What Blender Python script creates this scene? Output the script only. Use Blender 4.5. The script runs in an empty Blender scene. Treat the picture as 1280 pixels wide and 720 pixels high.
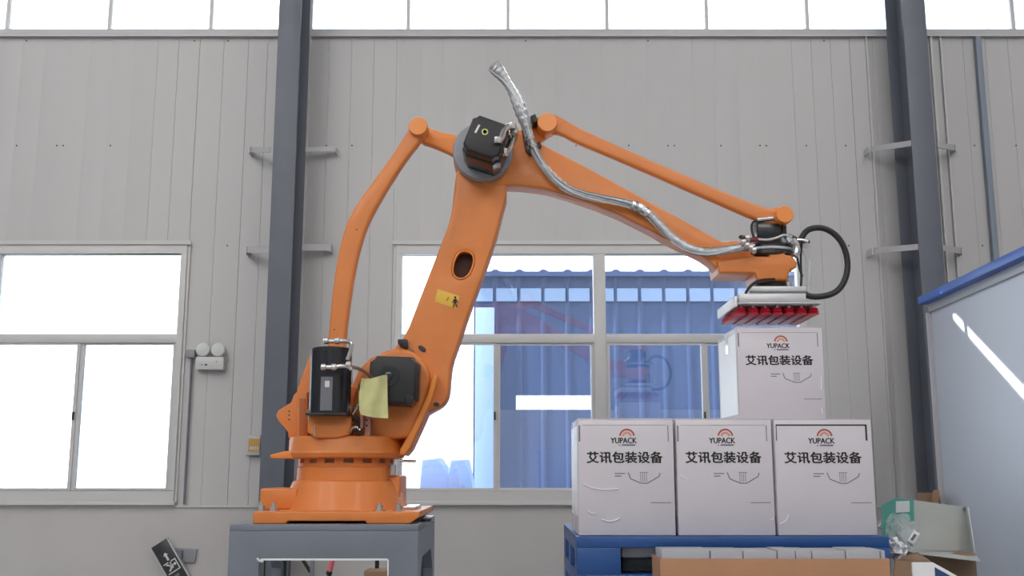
import bpy, bmesh, math, random
from mathutils import Vector, Matrix
random.seed(7)
S = bpy.context.scene
C = S.collection
PI = math.pi

# ------------------------------------------------------------------ camera
F = 1300.0
TH = math.atan(230.0 / F)
CZ = 1.2
cam_d = bpy.data.cameras.new('camera')
cam = bpy.data.objects.new('camera', cam_d); C.objects.link(cam)
cam_d.sensor_width = 36.0; cam_d.lens = 36.0 * F / 1280.0
cam_d.clip_end = 300
cam.location = (0, 0, CZ); cam.rotation_euler = (PI / 2 + TH, 0, 0)
S.camera = cam

# ------------------------------------------------------------------ sky, sun, exposure
w = bpy.data.worlds.new('sky'); S.world = w; w.use_nodes = True
bg = w.node_tree.nodes['Background']
bg.inputs['Color'].default_value = (0.93, 0.965, 1.0, 1); bg.inputs['Strength'].default_value = 4.0
SUN = Vector((0.6, 0.15, -1.0)).normalized()
sd = bpy.data.lights.new('sun', 'SUN'); sd.energy = 14.0; sd.angle = 0.002; sd.color = (1, 0.96, 0.9)
so = bpy.data.objects.new('sun', sd); C.objects.link(so)
so.rotation_euler = SUN.to_track_quat('-Z', 'Y').to_euler(); so.location = (-8, -4, 14)
S.view_settings.view_transform = 'Standard'
S.view_settings.look = 'None'
S.view_settings.gamma = 1.0
S.view_settings.use_curve_mapping = False
S.view_settings.exposure = 0.5
ROOF_FILL = 5.0      # glow of unseen roof sheets, added to fill the hall with light
REAR_FILL = 6.0     # glow of unseen high rear panes, added for light from behind the camera

# ------------------------------------------------------------------ helpers
def at(px, py, Y):
    u = (px - 640) / F; v = (360 - py) / F
    t = Y / (math.cos(TH) - v * math.sin(TH))
    return Vector((u * t, Y, CZ + t * (math.sin(TH) + v * math.cos(TH))))
def X(px, py, Y): return at(px, py, Y).x
def Z(py, Y): return at(640, py, Y).z

def srgb(r, g, b):
    f = lambda c: (c / 255 / 12.92) if c / 255 <= 0.04045 else ((c / 255 + 0.055) / 1.055) ** 2.4
    return (f(r), f(g), f(b), 1)

MATS = {}
def mat(name, col, rough=0.5, metal=0.0, noise=0.0, scale=8.0, bump=0.0, bscale=60.0, emit=0.0, coat=0.0, stretch=None, trans=0.0, alpha=1.0):
    if name in MATS: return MATS[name]
    m = bpy.data.materials.new(name); m.use_nodes = True; nt = m.node_tree; n = nt.nodes; l = nt.links
    b = n['Principled BSDF']
    b.inputs['Base Color'].default_value = col
    b.inputs['Roughness'].default_value = rough; b.inputs['Metallic'].default_value = metal
    b.inputs['Coat Weight'].default_value = coat
    b.inputs['Transmission Weight'].default_value = trans
    b.inputs['Alpha'].default_value = alpha
    tc = n.new('ShaderNodeTexCoord'); mp = n.new('ShaderNodeMapping'); l.new(tc.outputs['Object'], mp.inputs['Vector'])
    if stretch: mp.inputs['Scale'].default_value = stretch
    if noise > 0:
        t = n.new('ShaderNodeTexNoise'); t.inputs['Scale'].default_value = scale; t.inputs['Detail'].default_value = 6
        l.new(mp.outputs['Vector'], t.inputs['Vector'])
        r = n.new('ShaderNodeMapRange'); r.inputs['From Min'].default_value = 0.3; r.inputs['From Max'].default_value = 0.7
        r.inputs['To Min'].default_value = 1 - noise; r.inputs['To Max'].default_value = 1 + noise
        l.new(t.outputs['Fac'], r.inputs['Value'])
        x = n.new('ShaderNodeVectorMath'); x.operation = 'SCALE'
        x.inputs[0].default_value = col[:3]; l.new(r.outputs['Result'], x.inputs['Scale'])
        l.new(x.outputs['Vector'], b.inputs['Base Color'])
    if bump > 0:
        t2 = n.new('ShaderNodeTexNoise'); t2.inputs['Scale'].default_value = bscale; t2.inputs['Detail'].default_value = 4
        l.new(mp.outputs['Vector'], t2.inputs['Vector'])
        bp = n.new('ShaderNodeBump'); bp.inputs['Strength'].default_value = bump; bp.inputs['Distance'].default_value = 0.01
        l.new(t2.outputs['Fac'], bp.inputs['Height']); l.new(bp.outputs['Normal'], b.inputs['Normal'])
    if emit > 0:
        b.inputs['Emission Color'].default_value = col; b.inputs['Emission Strength'].default_value = emit
    MATS[name] = m
    return m

def glass_mat(name, tint, refl):
    m = bpy.data.materials.new(name); m.use_nodes = True; nt = m.node_tree; n = nt.nodes; l = nt.links
    n.remove(n['Principled BSDF']); out = n['Material Output']
    tr = n.new('ShaderNodeBsdfTransparent'); tr.inputs['Color'].default_value = tint
    gl = n.new('ShaderNodeBsdfGlossy'); gl.inputs['Roughness'].default_value = 0.004
    lw = n.new('ShaderNodeLayerWeight'); lw.inputs['Blend'].default_value = 0.35
    mr = n.new('ShaderNodeMapRange'); mr.inputs['To Min'].default_value = refl; mr.inputs['To Max'].default_value = 0.8
    l.new(lw.outputs['Fresnel'], mr.inputs['Value'])
    mr.inputs['From Min'].default_value = 0.05
    mx = n.new('ShaderNodeMixShader'); l.new(mr.outputs['Result'], mx.inputs['Fac'])
    l.new(tr.outputs[0], mx.inputs[1]); l.new(gl.outputs[0], mx.inputs[2]); l.new(mx.outputs[0], out.inputs['Surface'])
    MATS[name] = m
    return m

WPOS = {}
def wpos(o): return WPOS.get(o.name, Vector((0, 0, 0))) if o else Vector((0, 0, 0))

def link_mesh(name, me, material, parent=None, origin=None, smooth=True, angle=35, local=False):
    """me has vertices in world space (or in the parent's space when local)"""
    o = bpy.data.objects.new(name, me); C.objects.link(o)
    if material: me.materials.append(material)
    if len(me.vertices) == 0: print('EMPTY MESH', name)
    lo = Vector([min(v.co[i] for v in me.vertices) for i in range(3)]); hi = Vector([max(v.co[i] for v in me.vertices) for i in range(3)])
    if origin is None:
        origin = (lo + hi) / 2
        if parent is None: origin.z = lo.z
    origin = Vector(origin)
    me.transform(Matrix.Translation(-origin))
    if parent:
        o.parent = parent
        if local: o.location = origin; WPOS[o.name] = wpos(parent) + origin
        else: o.location = origin - wpos(parent); WPOS[o.name] = origin
    else:
        o.location = origin; WPOS[o.name] = origin
    if smooth:
        for p in me.polygons: p.use_smooth = True
        me.set_sharp_from_angle(angle=math.radians(angle))
    me.update()
    return o

class MB:
    def __init__(s): s.v = []; s.f = []
    def add(s, vs, fs):
        k = len(s.v); s.v += [tuple(v) for v in vs]; s.f += [tuple(i + k for i in f) for f in fs]; return s
    def box(s, x0, x1, y0, y1, z0, z1):
        if x1 < x0: x0, x1 = x1, x0
        if y1 < y0: y0, y1 = y1, y0
        if z1 < z0: z0, z1 = z1, z0
        vs = [(x0,y0,z0),(x1,y0,z0),(x1,y1,z0),(x0,y1,z0),(x0,y0,z1),(x1,y0,z1),(x1,y1,z1),(x0,y1,z1)]
        return s.add(vs, [(0,3,2,1),(4,5,6,7),(0,1,5,4),(1,2,6,5),(2,3,7,6),(3,0,4,7)])
    def prism(s, pts, d):
        """pts: planar 3D polygon, d: vector of extrusion"""
        n = len(pts); d = Vector(d); vs = [Vector(p) for p in pts] + [Vector(p) + d for p in pts]
        return s.add(vs, [tuple(range(n)), tuple(range(2 * n - 1, n - 1, -1))] + [((i + 1) % n, i, n + i, n + (i + 1) % n) for i in range(n)])
    def tube(s, pts, r, seg=12, cap=True, flat=1.0):
        pts = [Vector(p) for p in pts]; n = len(pts)
        rr = r if isinstance(r, (list, tuple)) else [r] * n
        vs = []; fs = []; up = None
        for i, p in enumerate(pts):
            t = (pts[min(i + 1, n - 1)] - pts[max(i - 1, 0)]).normalized()
            if up is None:
                up = Vector((0, 0, 1)) if abs(t.z) < 0.9 else Vector((0, 1, 0))
            a = t.cross(up).normalized(); b = t.cross(a).normalized(); up = -b if False else a.cross(t).normalized()
            for k in range(seg):
                q = 2 * PI * k / seg
                vs.append(p + a * math.cos(q) * rr[i] + up * math.sin(q) * rr[i] * flat)
        for i in range(n - 1):
            for k in range(seg):
                k2 = (k + 1) % seg
                fs.append((i * seg + k, i * seg + k2, (i + 1) * seg + k2, (i + 1) * seg + k))
        if cap: fs += [tuple(range(seg - 1, -1, -1)), tuple(range((n - 1) * seg, n * seg))]
        return s.add(vs, fs)
    def lathe(s, c, prof, seg=32, axis='Z'):
        """prof: (radius, height) along axis, closed with caps"""
        c = Vector(c); vs = []; fs = []; n = len(prof)
        for r, h in prof:
            for k in range(seg):
                q = 2 * PI * k / seg; a, b = r * math.cos(q), r * math.sin(q)
                vs.append(c + (Vector((a, b, h)) if axis == 'Z' else Vector((a, h, -b)) if axis == 'Y' else Vector((h, a, b))))
        for i in range(n - 1):
            for k in range(seg):
                k2 = (k + 1) % seg
                fs.append((i * seg + k, i * seg + k2, (i + 1) * seg + k2, (i + 1) * seg + k))
        fs += [tuple(range(seg - 1, -1, -1)), tuple(range((n - 1) * seg, n * seg))]
        return s.add(vs, fs)
    def mesh(s, name, bevel=0.0, seg=2):
        me = bpy.data.meshes.new(name); me.from_pydata(s.v, [], s.f)
        bm = bmesh.new(); bm.from_mesh(me)
        bmesh.ops.remove_doubles(bm, verts=bm.verts, dist=1e-6)
        bmesh.ops.recalc_face_normals(bm, faces=bm.faces)
        if bevel > 0:
            ed = [e for e in bm.edges if len(e.link_faces) == 2 and e.calc_face_angle(0) > 0.5]
            bmesh.ops.bevel(bm, geom=ed, offset=bevel, segments=seg, profile=0.5, affect='EDGES', clamp_overlap=True)
        bm.to_mesh(me); bm.free(); return me
    def build(s, name, material, parent=None, bevel=0.0, seg=2, **k):
        return link_mesh(name, s.mesh(name, bevel, seg), material, parent, **k)

def chaikin(p, it=2, closed=True):
    p = [tuple(q) for q in p]
    for _ in range(it):
        o = []; n = len(p)
        rng = range(n) if closed else range(n - 1)
        if not closed: o.append(p[0])
        for i in rng:
            a = p[i]; b = p[(i + 1) % n]
            o.append(tuple(x * .75 + y * .25 for x, y in zip(a, b))); o.append(tuple(x * .25 + y * .75 for x, y in zip(a, b)))
        if not closed: o.append(p[-1])
        p = o
    return p

def plate(name, outs, yf, yb, material, parent=None, bevel=0.01, smooth_it=1, res=2, px=True, **k):
    """outline(s) traced on the plane Y=yf, given real thickness to yb; extra outlines are through holes"""
    if not isinstance(outs[0][0], (tuple, list)): outs = [outs]
    cu = bpy.data.curves.new(name, 'CURVE'); cu.dimensions = '2D'; cu.fill_mode = 'BOTH'
    th = abs(yb - yf); bevel = min(bevel, th * 0.45)
    for i, pl in enumerate(outs):
        pts = [(lambda q: (q.x, q.z))(at(p[0], p[1], yf)) if px else p for p in pl]
        pts = chaikin(pts, smooth_it) if smooth_it else pts
        sp = cu.splines.new('POLY'); sp.points.add(len(pts) - 1); sp.use_cyclic_u = True
        for q, p in zip(sp.points, pts): q.co = (p[0], p[1], 0, 1)
    cu.extrude = th / 2 - bevel; cu.bevel_depth = bevel; cu.bevel_resolution = res; cu.offset = -bevel
    tmp = bpy.data.objects.new('tmp', cu)
    me = bpy.data.meshes.new_from_object(tmp)
    bpy.data.objects.remove(tmp); bpy.data.curves.remove(cu)
    me.materials.clear()
    ym = (yf + yb) / 2
    me.transform(Matrix(((1, 0, 0, 0), (0, 0, -1, ym), (0, 1, 0, 0), (0, 0, 0, 1))))
    bm = bmesh.new(); bm.from_mesh(me); bmesh.ops.remove_doubles(bm, verts=bm.verts, dist=1e-5)
    bmesh.ops.recalc_face_normals(bm, faces=bm.faces); bm.to_mesh(me); bm.free()
    me.name = name
    return link_mesh(name, me, material, parent, **k)

def text_mesh(s, x0, x1, z0, z1, y, material, parent, name, depth=0.0006, bold=0.0):
    cu = bpy.data.curves.new(name, 'FONT'); cu.body = s; cu.size = 1; cu.resolution_u = 3; cu.fill_mode = 'FRONT'
    tmp = bpy.data.objects.new('tmp', cu); me = bpy.data.meshes.new_from_object(tmp)
    bpy.data.objects.remove(tmp); bpy.data.curves.remove(cu); me.materials.clear()
    xs = [v.co.x for v in me.vertices]; ys = [v.co.y for v in me.vertices]
    a, b, c, d = min(xs), max(xs), min(ys), max(ys)
    for v in me.vertices:
        v.co = Vector((x0 + (v.co.x - a) / (b - a) * (x1 - x0), y, z0 + (v.co.y - c) / (d - c) * (z1 - z0)))
    if bold > 0:
        bm = bmesh.new(); bm.from_mesh(me); g0 = bm.verts[:] + bm.edges[:] + bm.faces[:]; b_ = bold * (z1 - z0)
        for k, (dx, dz) in enumerate(((b_, 0), (-b_, 0), (0, b_ * .7), (0, -b_ * .7))):
            r_ = bmesh.ops.duplicate(bm, geom=g0)
            bmesh.ops.translate(bm, verts=[e for e in r_['geom'] if isinstance(e, bmesh.types.BMVert)], vec=(dx, -0.00002 * (k + 1), dz))
        bm.to_mesh(me); bm.free()
    return link_mesh(name, me, material, parent, smooth=False)

def thing(name, label, cat, loc, group=None):
    o = bpy.data.objects.new(name, None); C.objects.link(o); o.empty_display_size = 0.1
    o.location = loc; WPOS[o.name] = Vector(loc); o['label'] = label; o['category'] = cat
    if group: o['group'] = group
    return o
def tag(o, label, cat=None, group=None, kind=None):
    if label: o['label'] = label
    if cat: o['category'] = cat
    if group: o['group'] = group
    if kind: o['kind'] = kind
    return o
def st(o): o['kind'] = 'structure'; return o
def stroot(name, loc=(0, 0, 0)):
    o = bpy.data.objects.new(name, None); C.objects.link(o); o.location = loc; WPOS[o.name] = Vector(loc); o['kind'] = 'structure'; return o
def dup(o, parent=None, delta=Vector((0, 0, 0))):
    c = o.copy(); C.objects.link(c)
    if parent: c.parent = parent
    WPOS[c.name] = wpos(o) + delta
    for ch in list(o.children): dup(ch, c, delta)
    return c

# ------------------------------------------------------------------ materials
M_clad = mat('cladding', (0.555, 0.54, 0.535, 1), 0.42, noise=0.03, scale=1.5, stretch=(1, 1, 0.25))
M_dado = mat('plaster', (0.53, 0.51, 0.50, 1), 0.8, noise=0.04, scale=2.0, bump=0.15, bscale=25)
M_trim = mat('window_frame', (0.62, 0.61, 0.60, 1), 0.35)
M_ledge = mat('ledge', (0.55, 0.54, 0.56, 1), 0.4)
M_dark = mat('dark_gap', (0.05, 0.05, 0.055, 1), 0.7)
M_steel = mat('column_paint', (0.14, 0.152, 0.185, 1), 0.45, noise=0.06, scale=3, bump=0.05)
M_floor = mat('concrete', (0.33, 0.34, 0.34, 1), 0.45, noise=0.12, scale=2.5)
M_orange = mat('orange_paint', (0.70, 0.215, 0.045, 1), 0.45, coat=0.08, noise=0.05, scale=6, bump=0.06, bscale=90)
M_orange2 = mat('orange_paint_bright', (0.82, 0.26, 0.045, 1), 0.42, coat=0.08, noise=0.03, scale=6)
M_black = mat('motor_black', (0.013, 0.014, 0.018, 1), 0.28, coat=0.3)
M_blk2 = mat('black_rubber', (0.014, 0.014, 0.016, 1), 0.45)
M_grey = mat('grey_flange', (0.27, 0.28, 0.31, 1), 0.4, noise=0.06, scale=12)
M_ped = mat('pedestal_grey', (0.185, 0.20, 0.24, 1), 0.4, noise=0.04, scale=4)
M_chrome = mat('bright_steel', (0.62, 0.60, 0.58, 1), 0.22, metal=0.9)
M_alu = mat('aluminium', (0.60, 0.60, 0.61, 1), 0.4, metal=0.35)
M_cable = mat('cable_wrap', (0.48, 0.49, 0.51, 1), 0.22, metal=0.2, noise=0.25, scale=14, bump=0.6, bscale=40, coat=0.7)
M_red = mat('red_silicone', (0.62, 0.018, 0.045, 1), 0.35)
M_cloth = mat('yellow_cloth', (0.60, 0.58, 0.28, 1), 0.9, noise=0.08, scale=20, bump=0.3, bscale=200)
M_yel = mat('yellow_sticker', (0.75, 0.46, 0.05, 1), 0.5)
M_yel2 = mat('pale_yellow', (0.70, 0.72, 0.25, 1), 0.5)
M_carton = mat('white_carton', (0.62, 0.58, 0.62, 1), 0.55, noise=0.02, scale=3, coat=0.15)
M_side = mat('bright_white', (0.85, 0.85, 0.87, 1), 0.4)  # plain white; also paints lit carton sides, lit edges and glints
M_ink = mat('black_ink', (0.012, 0.011, 0.012, 1), 0.6)
M_inkg = mat('grey_ink', (0.16, 0.16, 0.19, 1), 0.6)
M_inkr = mat('red_ink', (0.45, 0.09, 0.06, 1), 0.6)
M_inko = mat('orange_ink', (0.68, 0.30, 0.20, 1), 0.6)
M_tape = mat('clear_tape', (0.75, 0.76, 0.80, 1), 0.12, coat=0.8)
M_blue = mat('pallet_blue', (0.016, 0.075, 0.26, 1), 0.42, noise=0.06, scale=8)
M_kraft = mat('kraft', (0.47, 0.245, 0.135, 1), 0.8, noise=0.06, scale=5, bump=0.1)
M_kraft2 = mat('kraft_dull', (0.30, 0.19, 0.12, 1), 0.85, noise=0.1, scale=6)
M_part = mat('partition_panel', (0.60, 0.645, 0.73, 1), 0.38, noise=0.02, scale=1)
M_pblue = mat('partition_blue', (0.045, 0.16, 0.62, 1), 0.4)
M_signg = mat('sign_black', (0.035, 0.035, 0.04, 1), 0.35)
M_signw = mat('sign_white', (0.65, 0.66, 0.66, 1), 0.5)
M_shed = mat('shed_blue', (0.019, 0.044, 0.125, 1), 0.5, noise=0.08, scale=0.6)
M_shedl = mat('shed_light_sheet', (0.2, 0.28, 0.44, 1), 0.5)
M_yard = mat('yard_concrete', (0.30, 0.30, 0.30, 1), 0.9, noise=0.06, scale=0.7)
M_pale = mat('pale_blue_paint', (0.22, 0.33, 0.62, 1), 0.6)
M_roof = mat('roof_sheet', (0.30, 0.31, 0.33, 1), 0.7)
M_green = mat('teal_print', (0.09, 0.38, 0.31, 1), 0.6)
M_wbox = mat('off_white_card', (0.50, 0.51, 0.48, 1), 0.65, noise=0.07, scale=4)
M_glass = glass_mat('window_glass', (0.88, 0.93, 0.97, 1), 0.22)
M_film = mat('plastic_film', (0.75, 0.78, 0.8, 1), 0.15, alpha=0.32, bump=1.0, bscale=12)

# ------------------------------------------------------------------ the hall
YW = 8.2
zd = Z(632, YW)                 # top of the plastered dado
zl0, zl1 = Z(47, YW), Z(38, YW) # ledge below the clerestory
zt = 8.8
XL, XR, YB = -9.5, 5.6, -10.0
st(MB().box(XL, XR, YB, YW + 0.2, -0.1, 0).build('floor', M_floor))

wall = stroot('wall_back', (0, YW, 0))
MB().box(XL, XR, YW - 0.03, YW + 0.2, 0, zd).build('dado', M_dado, wall)
MB().box(XL, XR, YW - 0.045, YW - 0.0301, zd - 0.012, zd).build('dado_lip', M_trim, wall)

# windows: opening extents in the wall plane
wz0, wz1 = Z(628, YW), Z(304, YW)
w1 = (-5.6, X(236, 310, YW)); w2 = (X(494, 400, YW), X(1006, 400, YW))
xl = [X(p, 182, YW) for p in (75 - 115 * 4, 75 - 345, 75 - 230, 75 - 115, 75, 190, 305, 379, 494, 609, 724, 839, 954, 1069, 1184, 1299, 1414, 1529)]
def clad_piece(x0, x1, z0, z1):
    xc = (x0 + x1) / 2; dp_ = 0.004 if (xc > 2.2 or -3.0 < xc < -1.9 or -1.7 < xc < -1.2) else 0.0005; jg = 0.0015 if dp_ > 0.002 else 0.0002
    if x1 - x0 < 0.02 or z1 - z0 < 0.02: return
    pr = []
    n = max(1, round((x1 - x0) / 0.181)); wd = (x1 - x0 - 2 * jg) / n; a = x0 + jg; y = YW
    pr += [(a, y + 0.02), (a, y)]
    for i in range(1, n):
        c = a + wd * i
        pr += [(c - 0.004, y), (c - 0.001, y + dp_), (c + 0.001, y + dp_), (c + 0.004, y)]
    pr += [(x1 - jg, y), (x1 - jg, y + 0.02)]
    m = MB(); k = len(pr)
    m.add([(p[0], p[1], z0) for p in pr] + [(p[0], p[1], z1) for p in pr], [(i, i + 1, k + i + 1, k + i) for i in range(k - 1)])
    o = m.build('cladding_panel', M_clad, wall, angle=20)
for i in range(len(xl) - 1):
    a, b = xl[i], xl[i + 1]
    cuts = sorted(set([a, b] + [q for wn in (w1, w2) for q in wn if a < q < b]))
    for c0, c1 in zip(cuts, cuts[1:]):
        mid = (c0 + c1) / 2
        if any(wn[0] < mid < wn[1] for wn in (w1, w2)):
            clad_piece(c0, c1, wz1, zl0)
        else:
            clad_piece(c0, c1, zd, zl0)
# core behind the cladding (dark joints show it)
m = MB()
cx = [XL, w1[0], w1[1], w2[0], w2[1], XR]
for k in (0, 2, 4): m.box(cx[k], cx[k + 1], YW + 0.02, YW + 0.2, zd, zl0)
for k in (1, 3):
    m.box(cx[k], cx[k + 1], YW + 0.02, YW + 0.2, wz1, zl0); m.box(cx[k], cx[k + 1], YW + 0.02, YW + 0.2, zd, wz0)
m.build('wall_core', M_inkg, wall)
# screws
sc = MB()
for y, xs in ((182, (21, 71, 79, 138, 720, 728, 786, 835, 843, 901, 950, 958, 1008, 1057, 408, 440, 500, 560, 1218, 1270)), (307, (284, 880, 1061, 1125, 1228)), (51, (33, 243, 285, 657, 810, 1030))):
    for px in xs:
        p = at(px, y, YW); sc.lathe((p.x, YW - 0.001, p.z), [(0.007, 0.002), (0.006, -0.004)], 6, 'Y')
o = sc.build('screw', M_dark, wall); o['kind'] = 'stuff'

# ledge and clerestory
led = st(MB().box(XL, XR, YW - 0.035, YW + 0.2, zl0, zl1).build('trim_1', M_ledge, bevel=0.006))
MB().box(XL, XR, YW - 0.042, YW - 0.0351, zl0 - 0.004, zl0 + 0.008).build('drip_edge', M_trim, led)
cl = stroot('window_3', (0, YW, zl1))
clx = [X(p, 20, YW) for p in (-375, -248, -120, 8, 136, 263, 388, 510, 635, 759, 884, 1010, 1135, 1268, 1393)]
for a, b in zip([XL] + clx, clx + [XR]):
    MB().box(a + 0.015, b - 0.015, YW + 0.045, YW + 0.051, zl1, zt - 0.3).build('pane', M_glass, cl, smooth=False)
for a in clx: MB().box(a - 0.014, a + 0.014, YW + 0.02, YW + 0.075, zl1, zt - 0.3).build('mullion', M_trim, cl)
st(MB().box(XL, XR, YW, YW + 0.2, zt - 0.3, zt).build('trim_2', M_ledge))

def bar(m, x0, x1, z0, z1, y0=YW - 0.035, y1=YW + 0.06): m.box(x0, x1, y0, y1, z0, z1)
def window(name, xa, xb, mull, stiles, tz=(429, 418), upper=()):
    """xa,xb outer frame; mull: thick mullions; stiles: sash stiles of the lower row"""
    r = stroot(name, ((xa + xb) / 2, YW, wz0))
    fz0, fz1 = Z(613, YW), Z(318, YW); f = 0.05
    m = MB(); bar(m, xa, xb, fz1, wz1); bar(m, xa, xb, wz0, fz0); bar(m, xa, xa + f, fz0, fz1); bar(m, xb - f, xb, fz0, fz1)
    m.build('window_frame', M_trim, r, bevel=0.004)
    m = MB(); m.box(xa - 0.03, xb + 0.03, YW - 0.05, YW - 0.036, wz1 - 0.02, wz1 + 0.012)
    m.box(xa - 0.02, xa, YW - 0.02, YW + 0.02, wz0, wz1); m.box(xb, xb + 0.02, YW - 0.02, YW + 0.02, wz0, wz1); m.build('casing', M_trim, r)
    MB().box(xa - 0.02, xb + 0.02, YW - 0.075, YW - 0.036, wz0 - 0.02, wz0 + 0.012).build('window_sill', M_trim, r, bevel=0.003)
    t0, t1 = Z(tz[0], YW), Z(tz[1], YW)
    MB().box(xa + f, xb - f, YW - 0.03, YW + 0.05, t0, t1).build('transom', M_trim, r, bevel=0.004)
    for a, b in mull: MB().box(a, b, YW - 0.034, YW + 0.055, fz0, fz1).build('mullion', M_trim, r, bevel=0.004)
    ue = [xa + f] + [q for ab in mull for q in ab] + [xb - f]
    for a, b in zip(ue[::2], ue[1::2]):
        MB().box(a, b, YW + 0.01, YW + 0.016, t1, fz1).build('pane', M_glass, r, smooth=False)
    edges = [xa + f] + sorted([q for ab in mull for q in ab]) + [xb - f]
    for a, b in zip(edges[::2], edges[1::2]):
        ins = [q for q in stiles if a < q < b]
        ee = [a] + ins + [b]
        for i, (c, d) in enumerate(zip(ee, ee[1:])):
            yo = 0.012 * (i % 2); s = 0.026
            m = MB(); m.box(c, c + s, YW - 0.02 + yo, YW + 0.02 + yo, fz0, t0); m.box(d - s, d, YW - 0.02 + yo, YW + 0.02 + yo, fz0, t0)
            m.box(c + s, d - s, YW - 0.02 + yo, YW + 0.02 + yo, fz0, fz0 + 0.018); m.box(c + s, d - s, YW - 0.02 + yo, YW + 0.02 + yo, t0 - 0.014, t0)
            sash = m.build('sash', M_trim, r)
            MB().box(c + s, d - s, YW + 0.001 + yo, YW + 0.007 + yo, fz0 + 0.018, t0 - 0.014).build('pane', M_glass, sash, smooth=False)
            if i == 0: MB().box(d - 0.02, d - 0.008, YW - 0.04, YW - 0.0201, Z(525, YW), Z(515, YW)).build('latch', M_blk2, sash)
    return r
window('window_1', w1[0], w1[1], [(-4.2, -4.1)], [X(97, 500, YW), -4.9])
window('window_2', w2[0], w2[1], [(X(742, 400, YW), X(757, 400, YW))], [X(621, 500, YW), X(882, 500, YW)])

# vertical cover strips beside the columns, and pipes
for k, (p0, wd) in enumerate(((345.5, 0.022), (383, 0.03), (1124, 0.034), (1172, 0.02), (1104 - 14, 0.014), (1184, 0.014))):
    xx = X(p0, 182, YW)
    s_ = MB().box(xx - wd / 2, xx + wd / 2, YW - 0.03, YW + 0.0, zd, zl0).build('cover_strip', M_trim, wall, bevel=0.004)
xx = X(1230, 182, YW)
tag(MB().box(xx - 0.024, xx + 0.024, YW - 0.06, YW - 0.012, zd, zl0 - 0.01).build('downpipe', mat('pipe_blue_grey', (0.24, 0.28, 0.34, 1), 0.5), bevel=0.006), 'blue-grey square pipe running down the panelled wall right of the right steel column', 'pipe')

# steel columns with their clips
def column(label, x0, x1, side, clips):
    t = thing('steel_column', label, 'column', ((x0 + x1) / 2, 7.88, 0), 'steel columns against the wall')
    MB().box(x0, x1, 7.70, 7.714, 0, zt - 0.31).build('flange', M_steel, t, bevel=0.003)
    MB().box(x0, x1, 8.05, 8.064, 0, zt - 0.31).build('flange', M_steel, t, bevel=0.003)
    xm = (x0 + x1) / 2
    MB().box(xm - 0.006, xm + 0.006, 7.7141, 8.0499, 0, zt - 0.31).build('web', M_steel, t)
    for (xa, ya, xb, yb, Ya, Yb, h) in clips:
        a = at(xa, ya, Ya); b = at(xb, yb, Yb)
        m = MB(); m.prism([a, (a.x, a.y + 0.01, a.z), (b.x, b.y + 0.01, b.z), b], (0, 0, h))
        e = b if abs(b.x - xm) > abs(a.x - xm) else a; sg = 1 if e.x > xm else -1
        m.box(e.x - 0.006, e.x + 0.006, e.y - 0.02, YW - 0.002, e.z - 0.012, e.z + h)
        m.build('wall_clip', M_ledge, t)
    return t
lx0, lx1 = X(332.5, 400, 7.7), X(362, 400, 7.7)
column('blue-grey steel I-column left of the robot, beside the emergency lamp', lx0, lx1, 1,
       [(336, 316, 308, 316, 7.9, 8.12, 0.05), (374, 313, 413, 313, 8.05, 8.12, 0.05), (380, 190, 419, 189, 8.05, 8.12, 0.04), (312, 190, 338, 190, 8.12, 7.95, 0.04)])
rx0, rx1 = X(1148, 300, 7.7), X(1178, 300, 7.7)
column('blue-grey steel I-column behind the blue-topped partition', rx0, rx1, -1,
       [(1086, 190, 1142, 182, 8.1, 7.72, 0.045), (1172, 184, 1194, 188, 7.9, 8.12, 0.045), (1090, 317, 1148, 312, 8.1, 7.72, 0.045), (1178, 313, 1202, 317, 7.9, 8.12, 0.045)])

# other walls, roof (outside the frame; the hall closes behind the camera)
st(MB().box(XL - 0.2, XL, YB, YW + 0.2, 0, zt).build('wall_left', M_roof))
st(MB().box(XR, XR + 0.2, YB, YW + 0.2, 0, zt).build('wall_right', M_clad))
M_fill = mat('roof_fill', (1, 0.985, 0.965, 1), 0.6, emit=ROOF_FILL)
M_fillr = mat('rear_fill', (1, 0.98, 0.95, 1), 0.6, emit=REAR_FILL)
wr = stroot('wall_rear', (0, YB, 0))
MB().box(XL, XR, YB - 0.2, YB, 0, 2.75).build('rear_dado', M_dado, wr)
MB().box(XL, XR, YB - 0.2, YB, 3.12, 7.0).build('rear_cladding', M_roof, wr)
ra, rb = X(645, 506, 26.4), X(742, 506, 26.4)
MB().box(XL, ra, YB - 0.2, YB, 2.75, 3.12).build('rear_infill', M_roof, wr); MB().box(rb, XR, YB - 0.2, YB, 2.75, 3.12).build('rear_infill', M_roof, wr)
for i in range(6):
    q = ra + (rb - ra) / 6 * i; MB().box(q + 0.045, q + (rb - ra) / 6 - 0.045, YB - 0.12, YB - 0.1, 2.75, 3.12).build('pane', mat('low_window', (1, 0.98, 0.95, 1), 0.6, emit=2.0), wr)
MB().box(XL, XR, YB - 0.2, YB, 8.6, zt).build('rear_top', M_clad, wr)
n = 8; wdt = (XR - XL) / n
for i in range(n):
    a = XL + i * wdt
    MB().box(a, a + 0.3, YB - 0.2, YB, 7.0, 8.6).build('pier', M_clad, wr)
    MB().box(a + 0.3, a + wdt, YB - 0.12, YB - 0.1, 7.0, 8.6).build('pane', M_fillr, wr)  # glowing panes added above view to light the hall
roof = stroot('ceiling', (0, 0, zt))
SLOT = []   # filled below: unseen roof slot, made up to shape a sun streak
strips = [(-8.3, -6.9), (-4.4, -3.3), (3.4, 4.6)]
ys0, ys1 = YB, YW + 0.2
edges = [XL]
for a, b in strips: edges += [a, b]
edges.append(XR)
ROOF_SOLID = list(zip(edges[::2], edges[1::2]))
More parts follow.
